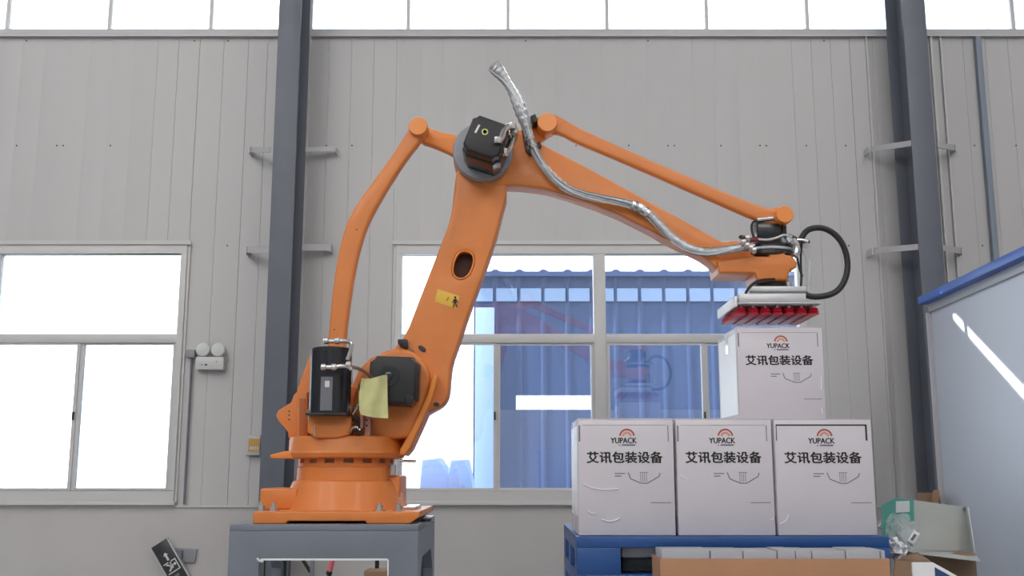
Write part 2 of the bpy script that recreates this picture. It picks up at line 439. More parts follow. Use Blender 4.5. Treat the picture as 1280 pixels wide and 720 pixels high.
for a, b in strips: MB().box(a, b, -7, 4.0, zt + 0.03, zt + 0.06).build('fill_sheet', M_fill, roof)  # unseen sheets added for their glow
for a, b in strips:
    MB().box(a, b, ys0, -7, zt, zt + 0.1).build('roof_sheet', M_roof, roof); MB().box(a, b, 4.0, ys1, zt, zt + 0.1).build('roof_sheet', M_roof, roof)
pfx = at(1156, 378, 7.45)
def slotpt(px, py):
    # where the sunbeam that falls on the partition at this spot enters through the added roof slot
    k = (px - 640) / F; Y = 6.5
    for _ in range(20):
        q = at(px, py, Y); xx = pfx.x + 0.03 - 0.045 * (7.45 - Y); Y *= xx / q.x
    p = at(px, py, Y); t = (zt - p.z) / -SUN.z
    return (p.x - SUN.x * t, p.y - SUN.y * t)
hole = [slotpt(*q) for q in ((1190, 388), (1211, 408), (1330, 536), (1330, 557), (1192, 401))]
hole = [hole[0], hole[2], hole[3], hole[4]]
for a, b in ROOF_SOLID:
    if a < hole[0][0] < b:
        O = [(b, ys1), (b, ys0), (a, ys0), (a, ys1)]
        cands = [hole[i:] + hole[:i] for i in range(4)]
        cands += [list(reversed(c_)) for c_ in cands]
        H = min(cands, key=lambda h: sum((Vector(p) - Vector(q)).length for p, q in zip(O, h)))
        for i in range(4):
            j = (i + 1) % 4
            MB().prism([(O[i][0], O[i][1], zt), (O[j][0], O[j][1], zt), (H[j][0], H[j][1], zt), (H[i][0], H[i][1], zt)], (0, 0, 0.01)).build('roof_sheet', M_roof, roof)
        la_, lb_ = 0.125, 0.165
        A, B, C_, D = [Vector((h[0], h[1], zt + 0.011)) for h in hole]
        MB().prism([A.lerp(B, la_), A.lerp(B, lb_), D.lerp(C_, lb_), D.lerp(C_, la_)], (0, 0, 0.02)).build('streak_bar', M_roof, roof)  # added bar that breaks the sun streak
        continue
    MB().box(a, b, ys0, ys1, zt, zt + 0.1).build('roof_sheet', M_roof, roof)

# partition on the right
pfx = at(1156, 378, 7.45)
def ppt(Y, dz=0): return pfx.x - 0.045 * (7.45 - Y)
pz = Z(381, 7.45)
part = thing('partition', 'pale blue-grey partition screen with a bright blue top rail, right edge of the picture', 'partition', (ppt(5.5), 5.5, 0))
Ya, Yb_ = 7.42, 3.6
MB().prism([(ppt(Ya) + 0.03, Ya, 0.02), (ppt(Yb_) + 0.03, Yb_, 0.02), (ppt(Yb_) + 0.07, Yb_, 0.02), (ppt(Ya) + 0.07, Ya, 0.02)], (0, 0, pz - 0.07)).build('panel', M_part, part)
MB().prism([(ppt(Ya) - 0.05, Ya + 0.03, pz), (ppt(Yb_) - 0.05, Yb_, pz), (ppt(Yb_) + 0.12, Yb_, pz), (ppt(Ya) + 0.12, Ya + 0.03, pz)], (0, 0, 0.055)).build('top_rail', M_pblue, part, bevel=0.005)
MB().prism([(ppt(Ya) + 0.01, Ya, pz - 0.06), (ppt(Yb_) + 0.01, Yb_, pz - 0.06), (ppt(Yb_) + 0.09, Yb_, pz - 0.06), (ppt(Ya) + 0.09, Ya, pz - 0.06)], (0, 0, 0.0595)).build('under_rail', M_ledge, part, bevel=0.003)
MB().box(ppt(Ya) + 0.0, ppt(Ya) + 0.07, Ya + 0.0001, Ya + 0.03, 0, pz - 0.061).build('end_post', M_ledge, part, bevel=0.003)

# ------------------------------------------------------------------ outside
yard = st(MB().box(-30, 40, YW + 0.2, 45, -0.15, -0.05).build('ground', M_yard))
SY = 17.0
sx0 = X(592, 450, SY); sx1 = 18.0; sz1 = Z(343, SY)
shed = thing('blue_shed', 'long blue corrugated steel shed seen through the middle window', 'shed', ((sx0 + sx1) / 2, SY, -0.05))
m = MB(); pr = []; a = sx0
pitch = X(735, 340, SY) - X(705, 340, SY)
while a < sx1:
    pr += [(a, SY), (a + pitch - 0.10, SY), (a + pitch - 0.06, SY - 0.028), (a + pitch - 0.03, SY - 0.028)]; a += pitch
k = len(pr)
m.add([(p[0], p[1], -0.05) for p in pr] + [(p[0], p[1], sz1) for p in pr], [(i, i + 1, k + i + 1, k + i) for i in range(k - 1)])
m.build('corrugated_wall', M_shed, shed, smooth=False)
MB().box(sx0, sx1, SY + 0.06, SY + 6, -0.05, sz1 - 0.02).build('shed_body', M_shed, shed)
m = MB(); a = sx0 + pitch - 0.045
ridges = MB()
while a < sx1:
    ridges.prism([(a - 0.09, SY - 0.07, sz1 + 0.028), (a + 0.09, SY - 0.07, sz1 + 0.028), (a + 0.035, SY - 0.07, sz1 + 0.07), (a - 0.035, SY - 0.07, sz1 + 0.07)], (0, 3, 0.15)); a += pitch * 1.0
MB().box(sx0 - 0.05, sx1, SY - 0.12, SY + 0.05, sz1 - 0.05, sz1 + 0.03).build('eaves', M_shed, shed)
ridges.build('roof_rib', M_shed, shed)
a = sx0; ztop, zbot = Z(361, SY), Z(377, SY)
while a < sx1 - pitch:
    MB().box(a + 0.01 - 0.04, a + pitch - 0.085, SY - 0.045, SY - 0.03, zbot, ztop).build('light_sheet', M_shedl, shed, smooth=False); a += pitch
# paler panel that paints the sunlit section at the left of the shed
a0, a1 = X(594, 500, SY), X(618, 500, SY)
MB().box(a0, a1, SY - 0.14, SY - 0.08, 0.0, Z(386, SY)).build('sunlit_panel', M_pale, shed, bevel=0.01)
tr = thing('trolley', 'pale blue machine cover standing in the yard behind the left pane of the middle window', 'machine cover', (X(557, 612, 12), 12, -0.05))
plate('cover', [(524, 612), (527, 574), (548, 572), (560, 590), (563, 574), (584, 574), (592, 612)], 11.8, 12.6, M_pale, tr, bevel=0.02, smooth_it=0)
MB().box(X(526, 612, 11.8), X(590, 612, 11.8), 11.9, 12.5, -0.05, Z(611.5, 11.8)).build('base', M_pale, tr)

# ------------------------------------------------------------------ wall fittings
YF = YW - 0.002
el = thing('emergency_lamp', 'white twin-head emergency lamp on the wall beside the left window', 'lamp', tuple(at(262, 462, YW - 0.05)))
a = at(244, 462, YW - 0.08); b = at(280, 446, YW - 0.08)
MB().box(a.x, b.x, YW - 0.085, YF, a.z, b.z).build('housing', M_trim, el, bevel=0.006)
for px in (253.5, 272.5):
    c = at(px, 437, YW - 0.08)
    MB().lathe((c.x, c.y, c.z), [(0.02, 0.05), (0.052, 0.03), (0.056, 0.0), (0.05, -0.008), (0.03, -0.012), (0.012, -0.018)], 20, 'Y').build('lamp_head', M_signw, el)
    MB().tube([(c.x, c.y + 0.02, c.z - 0.03), (c.x, c.y + 0.02, b.z - 0.005)], 0.01).build('neck', M_chrome, el)
for px, w_, c_ in ((252, 0.008, M_inkg), (257.5, 0.02, M_ink), (270.5, 0.007, M_inkg)):
    c = at(px, 456 if px < 260 else 452, YW - 0.087); MB().box(c.x - w_ / 2, c.x + w_ / 2, YW - 0.087, YW - 0.0851, c.z - 0.005, c.z + 0.005).build('indicator', c_, el)
jb = thing('junction_box', 'small grey junction box with a conduit dropping to the dado, left of the emergency lamp', 'junction box', tuple(at(238, 447, YW - 0.03)))
a = at(232.5, 447, YW - 0.06); b = at(243.5, 437, YW - 0.06)
MB().box(a.x, b.x, YW - 0.065, YF, a.z, b.z).build('box', M_grey, jb, bevel=0.005)
c = (a.x + b.x) / 2 + 0.005
MB().tube([(c, YW - 0.03, a.z + 0.002), (c, YW - 0.03, zd + 0.01)], 0.009).build('conduit', M_inkg, jb)
sk = thing('outlet_box', 'small grey box with a brass-coloured face on the wall left of the left steel column', 'outlet', tuple(at(316, 568, YW - 0.03)))
a = at(307, 569, YW - 0.05); b = at(326, 544, YW - 0.05)
MB().box(a.x, b.x, YW - 0.06, YF, a.z, b.z).build('box', M_ledge, sk, bevel=0.004)
a = at(310.5, 564.5, YW - 0.06); b = at(325, 548.5, YW - 0.06)
MB().box(a.x, b.x, YW - 0.066, YW - 0.0601, a.z, b.z).build('face_plate', mat('brass', (0.55, 0.33, 0.08, 1), 0.4, metal=0.3), sk)
for i in range(4):
    q = a.x + 0.012 + i * 0.018; MB().box(q, q + 0.012, YW - 0.069, YW - 0.0661, a.z + 0.015, a.z + 0.04).build('terminal', M_signw, sk)

# exit sign hanging askew
SG = at(213, 703, YW - 0.098)
sg = thing('exit_sign', 'dark running-man exit sign hanging askew on the lower wall by the grey pedestal', 'sign', tuple(SG))
sg.rotation_euler = (0, math.radians(57), 0)
L = lambda mb, name, m_, **k: mb.build(name, m_, sg, local=True, **k)
L(MB().box(-0.17, 0.17, -0.012, 0.012, -0.066, 0.066), 'panel', M_signg, bevel=0.003)
for z0 in (-0.074, 0.066): L(MB().box(-0.172, 0.172, -0.015, 0.015, z0, z0 + 0.008), 'edge_strip', M_alu)
def flat(pts, name='pictogram', m_=M_signw):
    L(MB().prism([(x, -0.0122, z) for x, z in pts], (0, -0.0015, 0)), name, m_, smooth=False)
flat([(-0.085, 0.0), (-0.062, 0.02), (-0.062, 0.008), (-0.02, 0.008), (-0.02, -0.008), (-0.062, -0.008), (-0.062, -0.02)], 'arrow')
for q in ([(-0.01, 0.05), (0.078, 0.05), (0.078, 0.042), (-0.01, 0.042)], [(0.07, 0.042), (0.078, 0.042), (0.078, -0.052), (0.07, -0.052)], [(-0.01, 0.042), (-0.002, 0.042), (-0.002, 0.012), (-0.01, 0.012)],
          [(-0.01, -0.01), (-0.002, -0.01), (-0.002, -0.052), (-0.01, -0.052)]): flat(q, 'door_outline')
flat([(0.026 + 0.011 * math.cos(t * PI / 5), 0.028 + 0.011 * math.sin(t * PI / 5)) for t in range(10)], 'figure_head')
flat([(0.02, 0.014), (0.044, 0.01), (0.05, -0.012), (0.062, -0.03), (0.052, -0.036), (0.036, -0.014), (0.02, -0.02), (0.006, -0.038), (-0.002, -0.03), (0.014, -0.008), (0.026, -0.002), (0.01, 0.0), (0.0, 0.012), (-0.006, 0.004), (0.008, -0.006)], 'figure_body')
flat([(0.10, 0.02), (0.12, 0.02), (0.12, -0.02), (0.10, -0.02)], 'lettering', M_inkg)
bk = thing('sign_bracket', 'dull grey back plate fixed to the lower wall behind the askew exit sign', 'bracket', tuple(at(233, 705, YW - 0.05)))
plate('back_plate', [(215, 685), (246, 686.5), (243, 703.5), (224, 703), (216, 700)], YW - 0.055, YW - 0.031, M_grey, bk, bevel=0.003, smooth_it=0)
a = at(218, 698, YW - 0.07); b = at(228, 688, YW - 0.07)
MB().box(a.x, b.x, YW - 0.085, YW - 0.0551, a.z, b.z).build('hinge_block', M_inkg, bk, bevel=0.004)

# ------------------------------------------------------------------ pedestal
PF, PB = 4.85, 5.87
pz1 = Z(655.5, PF)
px0, px1 = X(287, 657, PF), X(523, 657, PF)
ped = thing('pedestal', 'heavy grey welded steel pedestal under the orange robot', 'pedestal', ((px0 + px1) / 2, (PF + PB) / 2, 0))
zb = Z(698, PF); iw0, iw1 = X(324, 700, PF), X(486, 700, PF)
MB().box(px0, px1, PF, PB, pz1 - 0.03, pz1).build('top_plate', M_ped, ped, bevel=0.003, seg=2)
fr = [(px0, 0.03), (iw0, 0.03), (iw0, zb - 0.008), (iw0 + 0.008, zb), (iw1 - 0.008, zb), (iw1, zb - 0.008), (iw1, 0.03), (px1, 0.03), (px1, pz1 - 0.0301), (px0, pz1 - 0.0301)]
iwr = X(361, 700, PB)
fr2 = [(iwr if abs(x - iw0) < 0.01 else x, z) for x, z in fr]
for y0, fr in ((PF, fr), (PB - 0.05, fr2)):
    plate('end_frame', fr, y0, y0 + 0.05, M_ped, ped, bevel=0.003, smooth_it=0, px=False)
d0, d1 = PF + 0.0501, PB - 0.0501
for x0, x1 in ((px0, px0 + 0.05), (px1 - 0.05, px1)):
    pts = [(d0, 0.03), (d0 + 0.08, 0.03), (d0 + 0.08, zb - 0.12), (d0 + 0.2, zb - 0.01), (d1 - 0.2, zb - 0.01), (d1 - 0.08, zb - 0.12), (d1 - 0.08, 0.03), (d1, 0.03), (d1, pz1 - 0.0301), (d0, pz1 - 0.0301)]
    MB().prism([(x0, y, z) for y, z in pts], (x1 - x0, 0, 0)).build('side_frame', M_ped, ped)
MB().box(iw0 + 0.004, iw1 - 0.0, PF + 0.002, PF + 0.05, zb - 0.009, zb - 0.0002).build('lit_lip', M_side, ped)  # white strip paints the lit edge of the opening
MB().box(iw1 - 0.006, iw1 - 0.0002, PF + 0.002, PF + 0.05, zb - 0.2, zb - 0.0095).build('lit_lip', M_side, ped)  # same painted lit edge, upright part
MB().tube([(iw0 - 0.01, PF - 0.006, zb - 0.0), (iw0 + 0.004, PF - 0.008, zb - 0.012), (iw0 + 0.02, PF - 0.006, zb - 0.014)], 0.006).build('hook', M_alu, ped)
MB().box(px0 - 0.05, px1 + 0.05, PF - 0.05, PB + 0.05, 0, 0.0299).build('foot_plate', M_ped, ped, bevel=0.006)

# ------------------------------------------------------------------ robot
RX, RY = X(431, 640, 5.35), 5.36
rob = thing('palletizing_robot', 'big orange four-axis palletizing robot arm on the grey pedestal', 'robot', (RX, RY, pz1))
zc = pz1
pb = Z(640, PF + 0.05)
# base plate with raised centre gap under it
o_ = [(X(316, 650, 4.9), 0), (X(357, 650, 4.9), 0), (X(360, 650, 4.9), 0.012), (X(456, 650, 4.9), 0.012), (X(459, 650, 4.9), 0), (X(512, 650, 4.9), 0), (X(524, 650, 4.9), 0.03), (X(524, 650, 4.9), 0.055), (X(316, 650, 4.9), 0.055)]
plate('base_plate', [(x, zc + 0.0006 + z) for x, z in o_], 4.9, 5.78, M_orange, rob, bevel=0.006, smooth_it=0, px=False)
zp = zc + 0.0557
for px, yy in ((327, 4.97), (342, 4.97), (474, 4.97), (498, 4.97), (327, 5.68), (500, 5.68)):
    xx = X(px, 640, yy)
    MB().lathe((xx, yy, zp - 0.001), [(0.028, 0), (0.028, 0.006), (0.017, 0.0061), (0.017, 0.026), (0.009, 0.0261), (0.009, 0.04)], 6).build('anchor_bolt', M_chrome, rob, smooth=False)
MB().box(X(506, 640, 5.2), X(523, 640, 5.2), 5.1, 5.35, zp, zp + 0.018).build('side_clamp', M_chrome, rob, bevel=0.004)
MB().box(X(526, 646, 5.1), X(538, 646, 5.1), 5.1, 5.2, zc + 0.0005, zc + 0.018).build('cable_foot', M_blk2, rob, bevel=0.004)
def rz(y, Y=5.07): return Z(y, Y)
rr = lambda px, Y=RY: abs(X(px, 600, Y) - RX)
MB().lathe((RX, RY, 0), [(0.318, zp), (0.316, rz(638)), (0.268, rz(605)), (0.262, rz(602)), (0.247, rz(600)), (0.243, rz(584)), (0.238, rz(583)), (0.238, rz(578.5))], 64).build('base_casting', M_orange, rob)
a = X(478, 600, 5.3); b = X(499, 600, 5.3)
MB().box(a, b + 0.008, 5.27, 5.6, zp - 0.001, rz(594, 5.27)).build('cable_box', M_orange, rob, bevel=0.012, seg=3)
a = X(325, 610, 5.15); b = X(372, 610, 5.15)
MB().box(a, b, 5.15, 5.55, zp - 0.001, rz(610.5, 5.15)).build('connector_box', M_orange, rob, bevel=0.01, seg=3)
# slotted ring
MB().lathe((RX, RY, 0), [(0.225, rz(578.6)), (0.225, rz(570))], 48).build('bearing_ring', M_kraft2, rob)
m = MB()
for k in range(16):
    q = 2 * PI * k / 16; ca, sa = math.cos(q), math.sin(q); r0, r1, hw = 0.222, 0.24, 0.022
    pts = [(RX + ca * r0 - sa * hw, RY + sa * r0 + ca * hw, rz(578.6)), (RX + ca * r1 - sa * hw, RY + sa * r1 + ca * hw, rz(578.6)), (RX + ca * r1 + sa * hw, RY + sa * r1 - ca * hw, rz(578.6)), (RX + ca * r0 + sa * hw, RY + sa * r0 - ca * hw, rz(578.6))]
    MB().prism(pts, (0, 0, rz(570) - rz(578.6))).build('ring_lug', M_orange, rob)

MB().lathe((RX, RY, 0), [(0.265, rz(573)), (0.29, rz(571)), (0.298, rz(566)), (0.290, rz(562)), (0.288, rz(549)), (0.282, rz(545)), (0.27, rz(544))], 64).build('turret_ring', M_orange, rob)
plate('turret_tab', [(338, 568.5), (356, 564), (372, 563), (372, 573), (338, 573)], 5.2, 5.5, M_orange2, rob, bevel=0.003, smooth_it=0)
MB().tube([at(500, 576, 5.3), at(520, 576.5, 5.3)], 0.007).build('stop_pin', M_chrome, rob)
MB().lathe(at(490.5, 594, 5.25), [(0.017, 0), (0.017, 0.05)], 16).build('stop_block', M_chrome, rob)
# turret cheeks
plate('turret_cheek', [(361, 548), (360, 540), (347, 525), (345, 519), (348, 513), (364, 503), (367, 494), (371, 490), (373, 483), (388, 442), (398, 438), (400, 548)], 5.3, 5.36, M_orange, rob, bevel=0.004, smooth_it=0)
plate('turret_rib', [(371, 548), (371, 495), (378, 490), (384, 490), (384, 548)], 5.22, 5.299, M_orange, rob, bevel=0.006, smooth_it=0)
plate('recess_shade', [(374, 545), (374, 498), (382, 498), (382, 545)], 5.216, 5.2198, mat('orange_shade', (0.46, 0.12, 0.03, 1), 0.6), rob, bevel=0.001, smooth_it=0)  # darker orange plate paints the shade of a recess
for y in (514, 519, 524.5):
    c = at(361.5, y, 5.3); MB().lathe((c.x, 5.2985, c.z), [(0.004, 0), (0.004, -0.002)], 8, 'Y').build('bolt_hole', M_dark, rob)
plate('gearbox_mount', [(384, 548), (384, 520), (388, 517), (437, 517), (440, 530), (434, 548)], 5.06, 5.4, M_orange, rob, bevel=0.012)
plate('turret_front', [(430, 549), (432, 530), (440, 505), (446, 480), (456, 458), (470, 444), (490, 435), (512, 436), (530, 450), (538, 468), (536, 490), (527, 515), (518, 540), (514, 549)], 5.2, 5.3, M_orange, rob, bevel=0.02, smooth_it=2, res=4)
plate('turret_back', [(425, 549), (440, 470), (470, 440), (510, 440), (553, 500), (552, 508), (530, 520), (522, 535), (507, 570), (480, 570)], 5.42, 5.6, M_orange, rob, bevel=0.02)
plate('turret_web', [(384, 548), (392, 480), (440, 470), (470, 549)], 5.36, 5.42, M_orange, rob, bevel=0.01)
plate('swing_rib', [(540, 470), (548, 467), (543, 490), (533, 515), (523, 538), (508, 570), (496, 568), (512, 540), (526, 510), (535, 490)], 5.16, 5.42, M_orange2, rob, bevel=0.012)
# lower arm with its slot
slot = [(579, 313.5), (588, 315), (592.5, 322), (591, 334), (585, 345), (577, 349), (568, 346), (565.5, 337), (568, 325), (573, 316)]
la = plate('lower_arm', [[(570, 216), (567, 242), (563.6, 272), (550.7, 306.5), (529, 362), (505.5, 423), (492, 434), (490, 455), (500, 505), (525, 517), (545, 512), (555, 505), (561, 494), (562.5, 470), (565, 452), (574, 427), (585, 392.6), (604.5, 341), (619.5, 298), (628, 263.5), (635, 238), (628, 205), (600, 180), (578, 190)], slot],
           5.24, 5.415, M_orange, rob, bevel=0.014, smooth_it=1, res=3)
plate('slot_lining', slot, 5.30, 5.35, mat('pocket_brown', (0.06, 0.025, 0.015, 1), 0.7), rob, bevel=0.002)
rm = MB(); sp = chaikin([(lambda q: (q.x, q.y, q.z))(at(x, y, 5.2385)) for x, y in slot], 2); rm.tube(sp + sp[:1], 0.0045, 6, cap=False)
rm.build('slot_rim', M_orange2, rob)
def sticker(pts, Y, m_, name, th=0.0012, par=None): return plate(name, pts, Y - th, Y - 0.0002, m_, par or rob, bevel=0.0002, smooth_it=0)
sticker([(547, 361), (574, 370), (570, 386), (543.5, 377)], 5.24, M_yel, 'warning_sticker')
c = at(569, 377, 5.238)
m = MB(); m.lathe((c.x, 5.2375, c.z + 0.022), [(0.006, 0), (0.006, -0.001)], 10, 'Y')
for q in ([(-.006, .014), (.006, .014), (.006, -.008), (-.006, -.008)], [(-.016, -.004), (-.006, .014), (-.004, .008), (-.012, -.008)], [(.006, .014), (.016, -.004), (.012, -.008), (.004, .008)], [(-.006, -.008), (0, -.008), (-.006, -.03), (-.012, -.03)], [(0, -.008), (.006, -.008), (.012, -.03), (.006, -.03)]):
    m.prism([(c.x + x, 5.2375, c.z + z) for x, z in q], (0, -0.001, 0))
m.build('pictogram', M_ink, rob, smooth=False)
c = at(560, 373, 5.2375); MB().prism([(c.x - .01, c.y, c.z - .012), (c.x - .002, c.y, c.z - .01), (c.x + .008, c.y, c.z + .01), (c.x, c.y, c.z + .004)], (0, -0.001, 0)).build('hand_mark', M_inkr, rob)
# dark plates painting the shade of pockets on the arm foot
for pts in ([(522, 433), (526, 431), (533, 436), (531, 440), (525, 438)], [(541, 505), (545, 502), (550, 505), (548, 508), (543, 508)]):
    plate('pocket_shade', pts, 5.231, 5.2398, M_dark, rob, bevel=0.001)
plate('arm_ridge', [(504, 431), (518, 437), (516, 440), (503, 435)], 5.225, 5.2398, M_kraft2, rob, bevel=0.002)
plate('stop_buffer', [(497, 424), (508.5, 424), (509.5, 435), (505, 435), (499, 431), (497, 429)], 5.2, 5.32, M_blk2, rob, bevel=0.004, smooth_it=0)
# left parallel rod (curved) and its cap
rodl = plate('rear_link', [(512, 158), (519, 150), (529, 152), (533, 162), (525, 178), (510, 196), (490, 226), (467, 265), (455, 292), (445, 330), (437, 380), (431, 430), (430, 500), (408, 500), (409, 430), (412, 395), (418, 340), (426, 300), (436, 270), (452, 245), (478, 210), (500, 178)], 5.2, 5.26, M_orange, rob, bevel=0.018, smooth_it=2, res=4)
c = at(523, 159, 5.19); MB().lathe((c.x, 5.175, c.z), [(0.05, 0.09), (0.05, 0.0), (0.046, -0.006)], 32, 'Y').build('link_cap', M_orange2, rob)
c = at(440, 358, 5.2); 
for p in ((446, 287), (418, 412)): 
    c = at(p[0], p[1], 5.2); MB().lathe((c.x, 5.199, c.z), [(0.004, 0), (0.004, -0.002)], 8, 'Y').build('bolt_hole', M_dark, rob)
# rocker behind the elbow
plate('rocker', [(524, 151), (540, 162), (580, 170), (605, 158), (640, 166), (664, 156), (676, 143), (686, 140), (696, 147), (696, 160), (688, 168), (672, 180), (650, 200), (610, 215), (582, 205), (566, 193), (540, 182), (526, 178), (520, 166)], 5.3, 5.36, M_orange2, rob, bevel=0.015, smooth_it=1, res=3)
# forearm
plate('forearm', [(566, 195), (572, 172), (590, 156), (612, 152), (640, 162), (670, 176), (740, 212), (800, 245), (860, 278), (897, 299), (906, 303), (918, 300), (932, 303), (946, 312), (946, 340), (900, 341), (886, 325), (860, 312), (831, 298), (815, 288), (760, 261), (700, 241), (677, 235), (640, 231), (610, 233), (580, 222), (568, 208)],
      5.235, 5.375, M_orange, rob, bevel=0.014, smooth_it=1, res=3)
plate('forearm_rib', [(850, 300), (862, 309), (885, 316), (905, 322), (925, 335), (935, 337), (930, 340), (900, 338), (884, 324), (862, 314)], 5.215, 5.2349, M_orange2, rob, bevel=0.006)
# upper link rod
plate('upper_link', [(672, 150), (684, 140), (697, 143), (720, 157), (760, 176), (840, 211), (900, 237), (960, 261), (976, 257), (988, 263), (990, 272), (980, 280), (962, 279), (945, 275), (900, 255), (820, 220), (760, 194), (720, 178), (700, 167), (685, 166), (675, 160)], 5.24, 5.29, M_orange, rob, bevel=0.018, smooth_it=1, res=4)
for px, py, r in ((684, 153, 0.052), (981, 268, 0.046)):
    c = at(px, py, 5.2); MB().lathe((c.x, 5.2, c.z), [(r, 0.1), (r, 0.0), (r - 0.004, -0.006)], 32, 'Y').build('link_cap', M_orange2, rob)
# elbow flange and motor
c = at(603.5, 188, 5.16)
MB().lathe((c.x, 5.16, c.z), [(0.152, 0.08), (0.155, 0.06), (0.155, 0.008), (0.150, 0.0)], 56, 'Y').build('elbow_flange', M_grey, rob)
def sq_motor(name, c, w2, L_, rot, y1, bump_=True):
    """square servo motor with clipped corners, axis along Y, front at y1-L_"""
    ch = w2 * 0.28
    ring = [(-w2, -w2 + ch), (-w2 + ch * .6, -w2 + ch * .6), (-w2 + ch, -w2), (w2 - ch, -w2), (w2 - ch * .6, -w2 + ch * .6), (w2, -w2 + ch), (w2, w2 - ch), (w2 - ch * .6, w2 - ch * .6), (w2 - ch, w2), (-w2 + ch, w2), (-w2 + ch * .6, w2 - ch * .6), (-w2, w2 - ch)]
    cr, sr = math.cos(rot), math.sin(rot)
    P = lambda x, z: (c.x + x * cr - z * sr, c.z + x * sr + z * cr)
    body = plate(name, [P(x, z) for x, z in ring], y1 - L_ + 0.09, y1, M_black, rob, bevel=0.006, smooth_it=0, px=False)
    f = [P(x * 0.93, z * 0.93) for x, z in ring]
    plate('encoder_cover', f, y1 - L_, y1 - L_ + 0.0895, M_blk2, body, bevel=0.01, smooth_it=0, px=False)
    q = [P(x, z) for x, z in ((-w2, -w2), (w2, -w2), (w2, w2), (-w2, w2))]
    plate('mounting_flange', q, y1 - 0.03, y1, M_blk2, body, bevel=0.004, smooth_it=1, px=False)
    return body, P
c = at(609, 193, 5.16)
eb, P = sq_motor('elbow_motor', c, 0.100, 0.29, math.radians(-20), 5.1595)
q = P(-0.012, 0.02); MB().lathe((q[0], 4.869, q[1]), [(0.016, 0), (0.016, -0.004), (0.010, -0.0041), (0.010, 0.0)], 20, 'Y').build('yellow_cap', M_yel2, eb)
q = P(-0.06, 0.04); 
MB().prism([(P(-0.055, 0.045)[0], 4.869, P(-0.055, 0.045)[1]), (P(-0.045, 0.045)[0], 4.869, P(-0.045, 0.045)[1]), (P(-0.05, 0.0)[0], 4.869, P(-0.05, 0.0)[1]), (P(-0.06, 0.0)[0], 4.869, P(-0.06, 0.0)[1])], (0, -0.001, 0)).build('rating_label', M_signw, eb)
# connectors of the elbow motor
def fitting(pts, r, Y, par, name='connector', m_=M_chrome):
    w_ = [at(p[0], p[1], p[2] if len(p) > 2 else Y) for p in pts]
    w_ = [Vector(q) for q in chaikin(w_, 2, closed=False)]
    return MB().tube(w_, r, 10).build(name, m_, par)
fitting([(619, 175, 4.86), (626, 176, 4.86), (631, 160, 4.88), (641, 156, 4.92), (645, 168, 5.0), (640, 180, 5.1)], 0.016, 5, eb)
fitting([(628, 190, 4.96), (635, 191, 4.96), (640, 178, 4.98), (641, 166, 5.02), (637, 156, 5.08)], 0.014, 5, eb)
for p in ((640, 158, 4.9), (643, 164, 4.93), (622, 176, 4.86), (630, 190, 4.95)):
    q = at(*p); MB().lathe((q.x, q.y, q.z - 0.015), [(0.02, 0), (0.022, 0.008), (0.02, 0.03)], 8).build('coupling_nut', M_chrome, eb)
# shoulder motor
c = at(495, 478, 5.19)
sm, P2 = sq_motor('shoulder_motor', c, 0.122, 0.17, math.radians(-2), 5.1995)
MB().lathe((at(486, 470, 5.03).x, 5.028, at(486, 470, 5.03).z), [(0.05, 0.0), (0.05, -0.006), (0.018, -0.0061), (0.018, -0.02), (0.008, -0.022)], 28, 'Y').build('hub', M_black, sm)
MB().lathe(tuple(at(512, 500, 5.04)), [(0.024, 0.03), (0.024, -0.03), (0.018, -0.035)], 20, 'Y').build('cable_gland', M_black, sm)
# slewing motor, upright
sx, sy = X(413.5, 470, 5.06), 5.06
h0, h1 = Z(516, 4.97), Z(437, 4.97)
m = MB(); ring = []
for k in range(48):
    q = 2 * PI * k / 48; r = 0.094 + 0.006 * (1 if (k // 2) % 2 == 0 else 0)
    e = max(abs(math.cos(q)), abs(math.sin(q))); r = min(r / e, 0.108) if False else r
    ring.append((sx + r * math.cos(q), sy + r * math.sin(q), h0))
m.prism(ring, (0, 0, h1 - h0)); up = m.build('slewing_motor', M_black, rob, bevel=0.0)
MB().lathe((sx, sy, h1), [(0.098, 0.0001), (0.098, 0.012), (0.085, 0.018)], 40).build('motor_cap', M_blk2, up)
MB().box(sx - 0.1, sx + 0.1, sy - 0.1, sy + 0.09, h0 - 0.012, h0 - 0.0001).build('mounting_flange', M_blk2, up, bevel=0.004)
MB().box(sx - 0.028, sx + 0.028, sy - 0.106, sy - 0.09, h0 + 0.01, h0 + 0.17).build('terminal_strip', M_inkg, up)
a = at(406, 484, 4.953); b = at(412, 476, 4.953); MB().box(a.x, b.x, 4.952, 4.9535, a.z, b.z).build('rating_label', M_signw, up)
fitting([(407, 426.5), (420, 426.5), (436, 426), (440, 430), (438, 440), (434, 450)], 0.011, 4.98, up)
fitting([(404, 459), (415, 459), (433, 457), (440, 462)], 0.011, 4.93, up)
for p in ((405, 459, 4.93), (418, 459, 4.93), (408, 426, 4.98), (422, 426, 4.98), (436, 456, 4.93)):
    q = at(*p); MB().lathe((q.x - 0.014, q.y, q.z), [(0.012, 0), (0.017, 0.003), (0.017, 0.022), (0.012, 0.026)], 10, 'X').build('coupling_nut', M_chrome, up)
for xs, y0, y1_ in ((439.5, 462, 481), (385.5, 512, 526), (393, 532, 546)):
    MB().tube([at(xs, y0, 5.04), at(xs, y1_, 5.04)], 0.004).build('steel_pin', M_chrome, rob)
fitting([(434, 458, 4.94), (448, 460, 4.95), (458, 466, 4.98), (466, 474, 5.02), (476, 478, 5.03)], 0.008, 5, rob, 'motor_cable', mat('brown_cable', (0.18, 0.10, 0.08, 1), 0.5))
